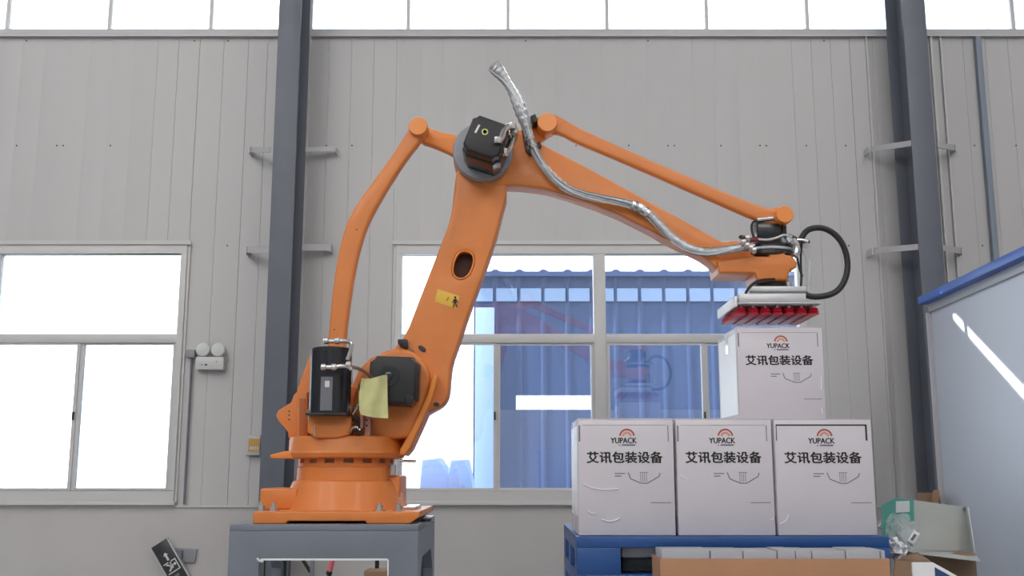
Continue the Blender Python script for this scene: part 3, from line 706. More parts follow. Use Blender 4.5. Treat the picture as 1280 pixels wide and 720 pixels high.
# cable tangle between the motors
for pts, m_ in (([(440, 518), (446, 510), (452, 500), (450, 480)], M_chrome), ([(437, 540), (440, 535), (446, 533), (450, 538)], M_chrome), ([(436, 530), (444, 520), (450, 528), (447, 545)], M_blk2), ([(452, 535), (453, 515), (450, 495), (452, 480)], mat('dusty_pink', (0.45, 0.2, 0.16, 1), 0.6))):
    fitting(pts, 0.009, 5.1, rob, 'loose_cable', m_)
plate('small_bracket', [(455, 545), (455, 525), (459, 520), (463, 524), (463, 545)], 5.12, 5.199, mat('dusty_pink', (0.45, 0.2, 0.16, 1), 0.6), rob, bevel=0.003, smooth_it=0)
for y in (525, 532): c = at(458.5, y, 5.12); MB().lathe((c.x, 5.119, c.z), [(0.006, 0), (0.006, -0.002)], 8, 'Y').build('bolt_hole', M_dark, rob)
# wrist
plate('wrist_casting', [(896, 326), (899, 341), (944, 341.5), (946, 350), (984, 350), (988, 338), (996, 334), (997, 328), (990, 319), (982, 318), (982, 311), (961, 311), (961, 320), (934, 320)], 5.2, 5.44, M_orange, rob, bevel=0.014, smooth_it=0, res=3)
c = at(965, 345, 5.32)
MB().lathe((c.x, 5.32, 0), [(0.082, Z(351, 5.25)), (0.08, Z(345, 5.25)), (0.088, Z(334, 5.25)), (0.088, Z(312, 5.25))], 40).build('wrist_neck', M_orange, rob)
MB().lathe((c.x, 5.32, 0), [(0.085, Z(357.5, 5.12)), (0.085, Z(351, 5.25)), (0.078, Z(350, 5.25))], 40).build('tool_flange', M_blk2, rob)
wx = X(959, 300, 5.3)
MB().lathe((wx, 5.32, 0), [(0.11, Z(320, 5.2)), (0.135, Z(316, 5.2)), (0.135, Z(303, 5.2)), (0.12, Z(300, 5.2)), (0.10, Z(293, 5.2))], 40).build('wrist_gearbox', M_black, rob)
MB().lathe((wx, 5.32, 0), [(0.137, Z(311, 5.2)), (0.139, Z(309.5, 5.2)), (0.137, Z(308, 5.2))], 40).build('silver_band', M_alu, rob)
wm = MB().box(X(946, 280, 5.25), X(977, 280, 5.25), 5.25, 5.38, Z(296, 5.25), Z(275, 5.25)).build('wrist_motor', M_black, rob, bevel=0.01, seg=3)
MB().box(X(976, 280, 5.3), X(981, 280, 5.3), 5.27, 5.36, Z(297, 5.25), Z(281, 5.25)).build('motor_side_box', M_blk2, wm)
MB().box(X(964, 280, 5.25), X(968, 280, 5.25), 5.19, 5.23, Z(309, 5.2), Z(305, 5.2)).build('copper_tab', M_kraft, rob)
fitting([(946, 275), (952, 274.5), (970, 272.5), (974, 272.5)], 0.012, 5.24, wm)
fitting([(946, 276, 5.24), (940, 278, 5.22), (939, 288, 5.2), (943, 298, 5.18)], 0.006, 5.2, wm, 'cable', M_blk2)
fitting([(947, 299, 5.17), (960, 300, 5.15), (972, 297, 5.15), (980, 293, 5.17), (990, 296, 5.18)], 0.006, 5.2, rob, 'tie_cable', M_alu)
fitting([(925, 296, 5.15), (932, 297, 5.15), (940, 301, 5.16), (946, 299, 5.17)], 0.011, 5.2, rob, 'red_cable', mat('dark_red', (0.22, 0.02, 0.02, 1), 0.4))
fitting([(924, 295, 5.14), (934, 303, 5.14), (942, 309, 5.15)], 0.009, 5.2, rob, 'loose_cable', M_blk2)
for p in ((929, 303), (933, 307), (938, 310), (942, 313), (934, 298)):
    q = at(p[0], p[1], 5.13); MB().lathe(tuple(q), [(0.012, -0.012), (0.018, -0.008), (0.018, 0.01), (0.012, 0.014)], 8, 'X').build('coupling_nut', M_chrome, rob)
fitting([(990, 300), (996, 306), (996, 316), (993, 320)], 0.02, 5.2, rob, 'hose_elbow', M_chrome)
fitting([(985, 294), (994, 297), (1001, 303), (1012, 302)], 0.008, 5.2, rob, 'loose_cable', M_blk2)
# dress pack along the arm
pts = [(617, 82), (624, 90), (634, 102), (643, 117), (651, 136), (657, 155), (662, 172), (667, 188), (676, 205), (690, 222), (705, 234), (722, 242), (750, 248), (780, 253), (797, 258), (812, 268), (826, 283), (842, 299), (860, 311), (882, 316), (905, 313), (925, 309), (942, 308)]
yy = [5.15] * 6 + [5.16, 5.17] + [5.19] * 12 + [5.17, 5.16, 5.15]
w_ = [tuple(at(p[0], p[1], y)) for p, y in zip(pts, yy)]
w_ = chaikin(w_, 3, closed=False); n = len(w_)
rad = []
for i in range(n):
    f = i / (n - 1)
    r = 0.034 - 0.016 * min(1, f / 0.28) if f < 0.28 else 0.021
    if f < 0.28: r = 0.030 + 0.006 * math.sin(f * 40)
    if f < 0.02: r = 0.032
    rad.append(r * (1 + 0.06 * math.sin(i * 1.7)))
dp = MB().tube(w_, rad, 16).build('dress_pack', M_cable, rob)
# thinner strands wound around it
for ph, rs, mm in ((0, 0.0045, M_chrome), (2.2, 0.0045, M_signw), (4.1, 0.004, M_inkg)):
    hp = []
    for i in range(0, n):
        a = Vector(w_[max(0, i - 1)]); b = Vector(w_[min(n - 1, i + 1)]); t = (b - a).normalized(); s_ = t.cross(Vector((0, 1, 0))).normalized()
        q = ph + 0.9 * math.sin(i * 0.045 + ph)
        hp.append(Vector(w_[i]) + (s_ * math.cos(q) + Vector((0, -1, 0)) * abs(math.sin(q))) * rad[i] * 0.95)
    MB().tube(hp, rs, 6).build('strand', mm, dp)
for (p0, yy_) in (((663, 172), 5.155), ((667, 183), 5.165), ((793, 256), 5.18), ((801, 260), 5.18), ((809, 265), 5.18), ((936, 309), 5.15)):
    q = at(p0[0], p0[1], yy_); i = min(range(n), key=lambda k_: (Vector(w_[k_]) - q).length); a = Vector(w_[max(0, i - 2)]); b = Vector(w_[min(n - 1, i + 2)]); t = (b - a).normalized()
    MB().tube([Vector(w_[i]) - t * 0.009, Vector(w_[i]) + t * 0.009], rad[i] + 0.006, 14).build('hose_clamp', M_chrome, dp)
plate('clamp_bracket', [(652, 162), (656, 165), (664, 184), (674, 176), (677, 182), (664, 194), (657, 188)], 5.2, 5.234, M_blk2, rob, bevel=0.002, smooth_it=0)
plate('clamp_bracket', [(789, 251), (794, 250), (812, 260), (814, 264), (808, 262), (790, 254)], 5.18, 5.2345, M_blk2, rob, bevel=0.002, smooth_it=0)
plate('black_block', [(663, 145), (669, 142), (673, 151), (666, 154)], 5.2, 5.299, M_blk2, rob, bevel=0.003, smooth_it=0)
plate('yellow_tab', [(671, 147), (675, 145), (677, 157), (673, 156)], 5.22, 5.299, M_yel, rob, bevel=0.002, smooth_it=0)
# cloth on the shoulder motor
m = MB(); N1, N2 = 10, 14; vs = []
for j in range(N2):
    for i in range(N1):
        u, v = i / (N1 - 1), j / (N2 - 1)
        xa = 452 + (1 - v) * 0 - 5 * math.sin(v * PI * 0.7) + 3 * v; xb = 483.5 + 2.0 * v
        x = xa + (xb - xa) * u; y = 472 - 1.5 * u + 2 * math.sin(u * 5) * (1 - v) + v * (50 + 2.5 * u - 4 * (1 - u) ** 3)
        vs.append(at(x, y, 4.985 + 0.015 * math.sin(u * 7 + v * 3) - 0.012 * v))
m.add(vs, [(j * N1 + i, j * N1 + i + 1, (j + 1) * N1 + i + 1, (j + 1) * N1 + i) for j in range(N2 - 1) for i in range(N1 - 1)])
cme = m.mesh('rag')
bm = bmesh.new(); bm.from_mesh(cme); bmesh.ops.solidify(bm, geom=bm.faces[:], thickness=0.004); bm.to_mesh(cme); bm.free()
tag(link_mesh('rag', cme, M_cloth), 'pale yellow-green cloth hanging over the black shoulder motor of the robot', 'cloth')

# ------------------------------------------------------------------ cartons
def print_on(par, x0, x1, z0, z1, y, frame, ox=0.5):
    """artwork of the carton front, in fractions of the face"""
    fx = lambda u: x0 + u * (x1 - x0); fz = lambda v: z1 - v * (z1 - z0)
    text_mesh('YUPACK', fx(.345), fx(.615), fz(.215), fz(.168), y, M_ink, par, 'brand_lettering', bold=0.045)
    text_mesh('艾讯包装设备', fx(.095), fx(.88), fz(.385), fz(.288), y, M_ink, par, 'headline_characters', bold=0.04)
    m = MB(); m.box(fx(.46), fx(.60), y - 0.0004, y, fz(.237), fz(.224)); m.box(fx(.43), fx(.445), y - 0.0004, y, fz(.238), fz(.228)); m.build('small_print', M_inkg, par, smooth=False)
    for r0, r1, m_ in ((.083, .065, M_inkr), (.052, .030, M_inko)):
        W = x1 - x0; cxx, czz = fx(.515), fz(.158); vs = []; n_ = 14
        for i in range(n_ + 1):
            t = PI * (0.04 + 0.92 * i / n_); vs += [(cxx + W * r0 * math.cos(t), y, czz + W * r0 * math.sin(t)), (cxx + W * r1 * math.cos(t), y, czz + W * r1 * math.sin(t))]
        MB().add(vs, [(2 * i, 2 * i + 1, 2 * i + 3, 2 * i + 2) for i in range(n_)]).build('logo_arc', m_, par, smooth=False)
    def line(a, b, wd, m_, nm):
        a = Vector((fx(a[0]), y, fz(a[1]))); b = Vector((fx(b[0]), y, fz(b[1]))); d = (b - a).normalized(); q = Vector((-d.z, 0, d.x)) * wd / 2
        mb.add([a - q, b - q, b + q, a + q], [(0, 1, 2, 3)])
    mb = MB()
    for a, b in (((.52, .465), (.545, .52)), ((.545, .52), (.655, .558)), ((.655, .558), (.72, .558)), ((.72, .558), (.84, .50)), ((.84, .50), (.852, .47))): line(a, b, 0.004, 0, 0)
    mb.build('drawing_outline', M_inkg, par, smooth=False)
    mb = MB()
    for u in (.65, .67, .69, .71): line((u, .465), (u, .545), 0.0022, 0, 0)
    line((.64, .465), (.73, .465), 0.002, 0, 0); line((.38, .475), (.49, .475), 0.004, 0, 0); line((.38, .497), (.45, .497), 0.004, 0, 0)
    line((.75, .723), (.96, .723), 0.0028, 0, 0)
    mb.build('drawing_detail', M_inkg, par, smooth=False)['kind'] = 'stuff'
    mb = MB(); wd = 0.006
    mk = M_ink if frame else M_inkg
    if frame: line((.02, .055), (.945, .055), 0.006, 0, 0); line((.945, .05), (.945, .19), 0.008, 0, 0); line((.02, .05), (.02, .19), 0.0035, 0, 0)
    else: line((.018, .06), (.018, .2), 0.006, 0, 0); line((.945, .06), (.945, .2), 0.0035, 0, 0); line((.05, .058), (.93, .058), 0.0015, 0, 0)
    mb.build('corner_marks', mk, par, smooth=False)['kind'] = 'stuff'

def carton(label, pxl, pxr, pyt, pyb, Yf, depth, frame=False, group='white printed cartons'):
    x0, x1 = X(pxl, pyb, Yf), X(pxr, pyb, Yf); z0, z1 = Z(pyb, Yf), Z(pyt, Yf)
    t = thing('carton', label, 'carton', ((x0 + x1) / 2, Yf + depth / 2, z0), group)
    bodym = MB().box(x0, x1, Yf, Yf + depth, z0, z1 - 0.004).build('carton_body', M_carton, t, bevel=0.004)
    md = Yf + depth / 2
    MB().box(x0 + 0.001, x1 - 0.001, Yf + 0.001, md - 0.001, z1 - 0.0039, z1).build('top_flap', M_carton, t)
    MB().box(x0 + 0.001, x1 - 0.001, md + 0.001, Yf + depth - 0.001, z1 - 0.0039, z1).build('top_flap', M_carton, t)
    MB().box(x0 - 0.0012, x0 - 0.0002, Yf + 0.03, Yf + depth - 0.03, z0 + 0.08, z1 - 0.03).build('lit_side', M_side, t, bevel=0.0)  # whiter sheet paints window light on the left face
    MB().box(x0 - 0.0022, x0 - 0.0013, md - 0.03, md + 0.03, z1 - 0.11, z1 - 0.004).build('tape', M_tape, t)
    MB().box(x0 - 0.0022, x0 - 0.0013, md - 0.03, md + 0.03, z0 + 0.004, z0 + 0.10).build('tape', M_tape, t)
    print_on(t, x0, x1, z0, z1, Yf - 0.0008, frame)
    return t, x0, x1, z0, z1
c1 = carton('leftmost of the three white printed cartons on the blue pallet', 723.5, 845, 523, 669.5, 4.55, 0.5)
c2 = carton('middle one of the three white printed cartons on the blue pallet', 848.5, 970, 523, 669.5, 4.55, 0.5)
c3 = carton('rightmost white printed carton on the pallet, with a bold black corner outline', 973.5, 1097, 523.5, 669.5, 4.54, 0.5, True)
zt_l = c1[4]
# carton held by the gripper: stands on the rear row
YU = 5.12
ztop = Z(408.5, YU)
for (tc, sh) in (((c1), 0), ((c2), 0), ((c3), 0)): pass
def hidden_carton(src, lbl):
    d = Vector((0, 0.53, 0)); c = dup(src[0], None, d); c.location = src[0].location + d; c['label'] = lbl
hx0, hx1 = X(922, 450, YU), X(1029, 450, YU)
hz0 = zt_l + 0.001
t = thing('carton', 'white printed carton under the red suction gripper, above the others', 'carton', ((hx0 + hx1) / 2, YU + 0.24, hz0), 'white printed cartons')
MB().box(hx0, hx1, YU, YU + 0.48, hz0, ztop - 0.004).build('carton_body', M_carton, t, bevel=0.004)
md = YU + 0.24
MB().box(hx0 + 0.001, hx1 - 0.001, YU + 0.001, md - 0.001, ztop - 0.0039, ztop).build('top_flap', M_carton, t)
MB().box(hx0 + 0.001, hx1 - 0.001, md + 0.001, YU + 0.479, ztop - 0.0039, ztop).build('top_flap', M_carton, t)
MB().box(hx0 - 0.0012, hx0 - 0.0002, YU + 0.03, YU + 0.45, hz0 + 0.05, ztop - 0.03).build('lit_side', M_side, t)  # left face painted whiter, as lit by the window
MB().box(hx0 - 0.0022, hx0 - 0.0013, md - 0.03, md + 0.03, ztop - 0.11, ztop - 0.004).build('tape', M_tape, t)
print_on(t, hx0, hx1, Z(534, YU), ztop, YU - 0.0008, False)
# rear row of the lower layer, hidden behind the front cartons but carrying the upper one
hidden_carton(c2, 'white carton of the rear row, hidden behind the middle front carton')
hidden_carton(c3, 'white carton of the rear row, hidden behind the right front carton')
# white threads painting the glints of clear film on the fronts
def glint(par, pts, Y, r=0.0022):
    fitting(pts, r, Y, par, 'film_glint', M_side)
glint(c1[0], [(729, 604), (735, 608), (745, 611), (758, 612), (773, 611)], 4.547); glint(c1[0], [(752, 649), (760, 652), (768, 651), (774, 648)], 4.547); glint(c1[0], [(735, 638), (738, 642), (744, 642)], 4.547)
glint(c2[0], [(850, 594), (855, 598), (859, 600)], 4.547); glint(c2[0], [(963, 650), (967, 648)], 4.547)
glint(c3[0], [(975, 655), (983, 651), (986, 643)], 4.537)
glint(t, [(1026, 470), (1027, 480), (1026, 487)], YU - 0.003); glint(t, [(1027, 510), (1028, 517)], YU - 0.003)

# ------------------------------------------------------------------ gripper
gz1 = Z(357, 5.25)
gx0, gx1 = X(922, 375, 5.12), X(1020, 375, 5.12)
gcx = (gx0 + gx1) / 2
zf = Z(391.5, 5.1)
cup_h = 0.040
gp = thing('vacuum_gripper', 'aluminium vacuum gripper with rows of red suction cups, hanging from the robot wrist', 'gripper', (c.x if False else X(965, 350, 5.32), 5.32, zf))
gy0, gy1 = 5.08, 5.56
zpl0 = zf + cup_h + 0.004
zpl1 = Z(367, gy0); 
if zpl1 < zpl0 + 0.03: zpl1 = zpl0 + 0.035
MB().box(gx0, gx1 - 0.06, gy0, gy1, zpl0 + 0.0081, zpl1).build('vacuum_box', M_alu, gp, bevel=0.004)
MB().box(gx0 - 0.006, gx1 + 0.015, gy0 - 0.002, gy1 + 0.002, zpl0, zpl0 + 0.008).build('base_profile', M_alu, gp, bevel=0.003)
MB().box(gx0 - 0.02, gx0 - 0.0061, gy0 + 0.02, gy1 - 0.02, zpl0 - 0.01, zpl1 - 0.01).build('end_cap', M_side, gp, bevel=0.003)
mx0, mx1 = X(937, 362, gy0 + 0.04), X(1008, 362, gy0 + 0.04)
zm = Z(357.5, 5.12)
hm = zm - zpl1
MB().box(mx0, mx1, gy0 + 0.05, gy1 - 0.05, zpl1 + 0.0001, zpl1 + hm * 0.4).build('lower_mounting_plate', M_grey, gp)
MB().box(mx0, mx1, gy0 + 0.04, gy1 - 0.04, zpl1 + hm * 0.4 + 0.0001, zm - 0.0005).build('upper_mounting_plate', M_alu, gp, bevel=0.004)
cup = None
nx, ny = 7, 8
prof = [(0.027, 0.0), (0.028, 0.004), (0.020, 0.008), (0.028, 0.013), (0.020, 0.018), (0.027, 0.023), (0.019, 0.027), (0.023, 0.031), (0.012, 0.033)]
for j in range(ny):
    for i in range(nx):
        x = gx0 + 0.02 + (gx1 - gx0 - 0.03) * i / (nx - 1); y = gy0 + 0.06 + (gy1 - gy0 - 0.12) * j / (ny - 1)
        if cup is None:
            cup = MB().lathe((x, y, zf), prof, 14).build('suction_cup', M_red, gp)
            fit = MB().lathe((x, y, zf), [(0.009, cup_h - 0.0069), (0.009, cup_h + 0.0039)], 10).build('fitting', M_chrome, cup)
        else:
            q = dup(cup, gp); q.location = Vector((x, y, cup.location.z + wpos(gp).z)) - wpos(gp)
# black hose loop from wrist to gripper
hose = thing('air_hose', 'black corrugated air hose looping from the robot wrist down to the gripper', 'hose', tuple(at(1030, 372, 5.2)))
hp = [(998, 309), (1002, 297), (1008, 288), (1018, 284.5), (1030, 285), (1042, 291), (1052, 302), (1058, 317), (1060, 333), (1057, 349), (1050, 361), (1040, 368), (1026, 371), (1012, 371), (1004, 366)]
hw = [Vector(q) for q in chaikin([tuple(at(p[0], p[1], 5.2)) for p in hp], 3, closed=False)]
# resample evenly so that the corrugations are regular
seg_pts = [hw[0]]; step = 0.0065
for a, b in zip(hw, hw[1:]):
    while (b - seg_pts[-1]).length > step: seg_pts.append(seg_pts[-1] + (b - seg_pts[-1]).normalized() * step)
MB().tube(seg_pts, [0.0165 if i % 2 else 0.0145 for i in range(len(seg_pts))], 14).build('corrugated_tube', M_blk2, hose, angle=80)
fitting([(996, 300), (1003, 300), (1010, 302)], 0.008, 5.19, hose, 'tie', M_chrome)
fitting([(1006, 312), (1011, 330), (1011, 350), (1006, 366)], 0.016, 5.3, hose, 'clear_tube', M_film)
for pts in ([(999, 308), (996, 320), (999, 335), (1003, 346)], [(1002, 305), (1001, 320), (1001, 335), (1002, 348), (1001, 360)]):
    fitting(pts, 0.006, 5.22, hose, 'thin_tube', M_blk2)
fitting([(968, 349, 5.2), (950, 350, 5.15), (940, 355, 5.12), (933, 364, 5.09), (932, 368, 5.09)], 0.007, 5.1, gp, 'air_line', M_blk2)
MB().lathe(tuple(at(986, 361, 5.2)), [(0.014, 0), (0.014, 0.035), (0.008, 0.04)], 12).build('air_fitting', M_chrome, gp)

# ------------------------------------------------------------------ pallets
pzt = c1[3] - 0.001
pt_x0, pt_x1 = X(721, 675, 4.5), X(1112, 680, 4.5)
PH = pzt / 6
def pallet(z0, label):
    t = thing('plastic_pallet', label, 'pallet', ((pt_x0 + pt_x1) / 2, 5.06, z0), 'stacked blue pallets')
    y0, y1 = 4.5, 5.62; w_ = pt_x1 - pt_x0
    z1 = z0 + PH - 0.0005
    n_ = 14; d = (y1 - y0) / n_
    MB().box(pt_x0, pt_x1, y0, y0 + 0.1, z1 - 0.045, z1).build('front_rim', M_blue, t, bevel=0.003)
    MB().box(pt_x0, pt_x1, y1 - 0.1, y1, z1 - 0.062, z1).build('rear_rim', M_blue, t, bevel=0.006)
    MB().box(pt_x0, pt_x0 + 0.03, y0 + 0.1001, y1 - 0.1001, z1 - 0.062, z1 - 0.0306).build('end_rim', M_blue, t)
    for i in range(8):
        a = y0 + 0.11 + i * (y1 - y0 - 0.21) / 8
        MB().box(pt_x0, pt_x1, a, a + (y1 - y0 - 0.21) / 8 - 0.012, z1 - 0.03, z1 - 0.0005).build('deck_slat', M_blue, t)
    for fx_ in (0.0, 0.43, 0.86):
        for fy in (0.0, 0.43, 0.86):
            xa = pt_x0 + w_ * fx_; ya = y0 + (y1 - y0) * fy
            MB().box(xa, xa + w_ * 0.14, ya, ya + 0.155, z0, (z1 - 0.0451 if fy == 0.0 else z1 - 0.0621) if fy != 0.43 else z1 - 0.0301).build('foot', M_blue, t, bevel=0.003)
    return t
names = ['blue plastic pallet directly under the white cartons, topmost of its stack', 'blue plastic pallet second from the top of the stack', 'blue plastic pallet third from the top of the stack', 'blue plastic pallet fourth from the top of the stack', 'blue plastic pallet fifth from the top of the stack', 'blue plastic pallet lowest in the stack']
for i in range(6): pallet(i * PH, names[5 - i])

# long brown carton standing in front of the pallets, with grey sheets inside
YC = 4.22
bx0, bx1, bz1 = X(825, 700, YC), X(1112, 700, YC), Z(698.5, YC)
bc = thing('brown_carton', 'long open brown carton in front of the blue pallet', 'carton', ((bx0 + bx1) / 2, YC + 0.12, 0))
bd = 0.24
MB().box(bx0, bx1, YC, YC + 0.006, 0, bz1).build('front_side', M_kraft, bc); MB().box(bx0, bx1, YC + bd - 0.006, YC + bd, 0, bz1 - 0.01).build('rear_side', M_kraft, bc)
MB().box(bx0, bx0 + 0.006, YC + 0.0061, YC + bd - 0.0061, 0, bz1).build('end_side', M_kraft, bc); MB().box(bx1 - 0.006, bx1, YC + 0.0061, YC + bd - 0.0061, 0, bz1).build('end_side', M_kraft, bc)
MB().box(bx0 + 0.006, bx1 - 0.006, YC + 0.006, YC + bd - 0.006, 0.001, 0.007).build('bottom', M_kraft, bc)
ORD = ['leftmost of the row', 'second from the left', 'third from the left', 'fourth from the left', 'fourth from the right', 'third from the right', 'second from the right', 'rightmost of the row']
sp = [825, 886, 927, 969, 992, 1012, 1054, 1097, 1109]
for i, (p, q) in enumerate(zip(sp, sp[1:])):
    a = max(X(p, 692, YC + 0.05), bx0 + 0.008) + 0.002; b = min(X(q, 692, YC + 0.05), bx1 - 0.008) - 0.002
    tag(MB().box(a, b, YC + 0.02, YC + 0.2, 0.008, Z(687.5 + (i % 3) * 0.6, YC + 0.02)).build('folded_carton', mat('grey_card', (0.40, 0.40, 0.43, 1), 0.7), bevel=0.002), 'grey folded carton packed upright in the long brown carton, ' + ORD[i], 'carton', 'grey folded cartons in the brown carton')
zn = pzt - PH + 0.001; znt = Z(698, 4.62)
tag(MB().box(X(777, 690, 4.62), X(878, 690, 4.62), 4.6, 4.96, zn, znt).build('dark_net', mat('net', (0.03, 0.04, 0.045, 1), 0.7, bump=1.0, bscale=120), bevel=0.01), 'folded dark netting lying in the fork opening of the top pallet', 'netting')
tag(MB().box(X(777, 690, 4.62), X(878, 690, 4.62), 4.62, 4.94, znt + 0.001, pzt - 0.047).build('white_bundle', M_side, bevel=0.008), 'white wrapped bundle lying on the dark netting in the top pallet', 'bundle')

# ------------------------------------------------------------------ rubbish right of the pallet
YG = 5.75
bx = thing('torn_box', 'torn open off-white box with a teal printed corner, leaning beside the pallet', 'box', tuple(at(1160, 700, YG)))
bx.location.z = 0.0; WPOS[bx.name] = Vector(bx.location)
def quad3(name, pts, m_, par, th=0.005):
    P_ = [at(*p) for p in pts]; nrm = (P_[1] - P_[0]).cross(P_[2] - P_[0]).normalized()
    return MB().prism(P_, nrm * th).build(name, m_, par, smooth=False)
quad3('rear_side', [(1120, 622, 5.95), (1208, 634, 5.95), (1215, 689, 5.95), (1120, 690, 5.95)], M_wbox, bx)
quad3('left_side', [(1120, 622, 5.95), (1102, 631, 5.6), (1102, 690, 5.6), (1120, 690, 5.95)], M_green, bx)
quad3('teal_print', [(1119, 622.5, 5.938), (1142, 625, 5.938), (1143, 651, 5.938), (1119, 650, 5.938)], M_green, bx, 0.002)
quad3('white_label', [(1115, 627, 5.92), (1137, 626, 5.92), (1137, 640, 5.92), (1115, 641, 5.92)], M_signw, bx, 0.002)
quad3('bottom_flap', [(1130, 687, 5.94), (1215, 688, 5.94), (1226, 701, 5.5), (1142, 691, 5.5)], M_wbox, bx)
quad3('right_flap', [(1208, 634, 5.95), (1215, 689, 5.95), (1219, 690, 5.8), (1211, 634, 5.85)], M_signw, bx)
q = at(1206, 636, 5.94); MB().lathe(tuple(q), [(0.012, 0.0), (0.012, -0.003)], 12, 'Y').build('eyelet', M_inkg, bx)
MB().box(X(1122, 690, 5.95), X(1195, 690, 5.95), 5.7, 5.9, 0, Z(692, 5.7)).build('box_foot', M_kraft2, bx)
# crumpled plastic film
def crumple(name, poly_c, rx_, ry_, Y, m_, label, cat, seed, amp=0.55):
    random.seed(seed); bm = bmesh.new(); bmesh.ops.create_icosphere(bm, subdivisions=3, radius=1.0)
    c_ = at(poly_c[0], poly_c[1], Y)
    from mathutils import noise
    for v in bm.verts:
        n_ = noise.noise(v.co * 2.1 + Vector((seed, 0, 0))) * amp + noise.noise(v.co * 5 + Vector((seed, 3, 0))) * amp * 0.5
        v.co = v.co * (1 + n_); v.co = Vector((v.co.x * rx_, v.co.y * 0.09, v.co.z * ry_)) + c_
    me = bpy.data.meshes.new(name); bm.to_mesh(me); bm.free()
    return tag(link_mesh(name, me, m_, angle=20), label, cat)
film = crumple('plastic_film', (1124, 667), 0.09, 0.095, 5.66, M_film, 'crumpled clear plastic film in front of the teal-cornered box', 'plastic film', 3)
crumple('crumpled_paper', (1119, 686), 0.035, 0.045, 4.74, M_side, 'crumpled white paper at the right end of the blue pallet', 'paper', 8, 0.5)
cn = film
quad3('paper_label', [(1134, 676, 5.5), (1143, 662, 5.52), (1150, 667, 5.5), (1141, 680, 5.5)], M_side, cn, 0.03)
quad3('print', [(1138, 674.5, 5.46), (1143, 667, 5.46), (1146, 669, 5.46), (1141, 676, 5.46)], M_inkg, cn, 0.001)
# open brown box and white box, nearest right
ob = thing('open_brown_box', 'open brown cardboard box right of the long brown carton', 'box', (X(1135, 720, 4.6), 4.65, 0))
quad3('front_flap', [(1114, 735, 4.45), (1120, 699, 4.45), (1140, 703, 4.45), (1140, 735, 4.45)], M_kraft2, ob)
quad3('rear_side', [(1119, 697, 4.72), (1147, 690, 4.85), (1163, 701, 4.85), (1163, 740, 4.85), (1119, 740, 4.72)], M_kraft2, ob)
MB().box(X(1116, 735, 4.5), X(1162, 735, 4.5), 4.5, 4.8, 0, Z(738, 4.5)).build('box_body', M_kraft2, ob)
wb = thing('white_blue_box', 'white box with a dark blue printed panel, lower right beside the open brown box', 'box', (X(1170, 720, 4.3), 4.4, 0))
zq = Z(703, 4.3)
P_ = [at(1140, 702, 4.3), at(1165, 702, 4.3)]
MB().box(at(1140, 702, 4.3).x, at(1166, 702, 4.3).x, 4.3, 4.31, 0, zq).build('front', M_side, wb)
a = at(1166, 702, 4.3); 
MB().prism([(a.x, 4.3, zq), (a.x + 0.17, 4.3, zq - 0.095), (a.x + 0.17, 4.3, 0), (a.x, 4.3, 0)], (0, 0.01, 0)).build('front_side', M_side, wb)
MB().prism([(a.x - 0.085, 4.31, zq), (a.x + 0.0, 4.31, zq), (a.x + 0.17, 4.31, zq - 0.095), (a.x + 0.17, 4.5, zq - 0.095), (a.x, 4.5, zq), (a.x - 0.085, 4.5, zq)][0:0] or [(a.x - 0.08, 4.31, 0), (a.x + 0.16, 4.31, 0), (a.x + 0.16, 4.42, 0), (a.x - 0.08, 4.42, 0)], (0, 0, zq - 0.11)).build('box_body', M_side, wb)
MB().prism([(a.x + 0.005, 4.2985, zq - 0.018), (a.x + 0.165, 4.2985, zq - 0.108), (a.x + 0.165, 4.2985, zq - 0.2), (a.x + 0.005, 4.2985, zq - 0.2)], (0, -0.001, 0)).build('blue_panel', mat('navy_print', (0.03, 0.06, 0.2, 1), 0.5), wb)
for i in range(4): 
    q = a.x + 0.045 + i * 0.02; MB().box(q, q + 0.011, 4.2962, 4.2974, zq - 0.075 - i * 0.011, zq - 0.06 - i * 0.011).build('lettering', M_signw, wb)
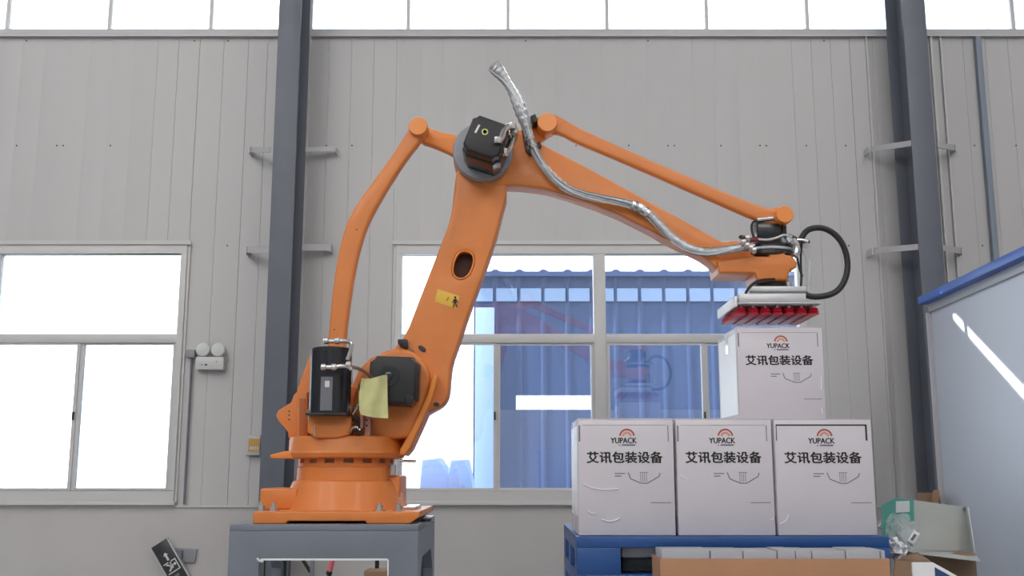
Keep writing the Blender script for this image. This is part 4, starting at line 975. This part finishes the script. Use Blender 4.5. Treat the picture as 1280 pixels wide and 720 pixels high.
# wood offcut and dark crate at the foot of the right column
wd_ = thing('wood_offcut', 'short wooden slat leaning at the foot of the right steel column', 'wood', tuple(at(1151, 625, 7.5)))
wd_.location.z = 0; WPOS[wd_.name] = Vector(wd_.location)
a = at(1156, 612, 7.5); MB().prism([(a.x - 0.18, 7.28, 0), (a.x - 0.14, 7.28, 0), (a.x + 0.015, 7.28, a.z), (a.x - 0.02, 7.28, a.z)], (0, 0.03, 0)).build('slat', M_kraft, wd_)
tag(MB().box(X(1155, 620, 7.4), X(1169, 620, 7.4), 7.35, 7.55, 0, Z(616, 7.4)).build('brown_crate', M_kraft2, bevel=0.006), 'tall dark brown crate behind the torn box at the foot of the right column', 'crate')

# ------------------------------------------------------------------ seen through the pedestal
rk = thing('equipment_stand', 'dark metal stand seen through the opening of the pedestal', 'stand', (X(430, 715, 7.2), 7.2, 0))
for px, r, m_ in ((330.5, 0.006, M_blk2), (390, 0.016, M_grey), (471, 0.014, M_blk2)):
    MB().tube([(X(px, 715, 7.2), 7.2, 0), (X(px, 715, 7.2), 7.2, Z(680, 7.2))], r).build('post', m_, rk)
MB().tube([at(377, 697, 7.2), at(388, 715, 7.2)], 0.012).build('brace', M_blk2, rk)
MB().tube([at(330, 681, 7.2), at(472, 681, 7.2)], 0.012).build('top_bar', M_blk2, rk)
rl = thing('red_lever', 'pinkish red rod with a black ball knob, seen through the pedestal opening', 'lever', tuple(at(412, 716, 6.6)))
rl.location.z = 0; WPOS[rl.name] = Vector(rl.location)
MB().tube([at(412, 714, 6.6), at(418, 690, 6.6)], 0.017).build('rod', mat('red_plastic', (0.9, 0.2, 0.25, 1), 0.4), rl)
MB().lathe(at(411.5, 716, 6.6), [(0.004, -0.02), (0.016, -0.012), (0.02, 0), (0.016, 0.012), (0.004, 0.02)], 14).build('knob', M_blk2, rl)
MB().tube([at(411.5, 719, 6.6), (at(411.5, 719, 6.6).x, 6.6, 0)], 0.012).build('post', M_blk2, rl)
tag(MB().box(X(455, 714, 6.9), X(492, 714, 6.9), 6.9, 7.1, 0, Z(714, 6.9)).build('brown_box', M_kraft2, bevel=0.004), 'dull brown box seen through the right of the pedestal opening', 'box')
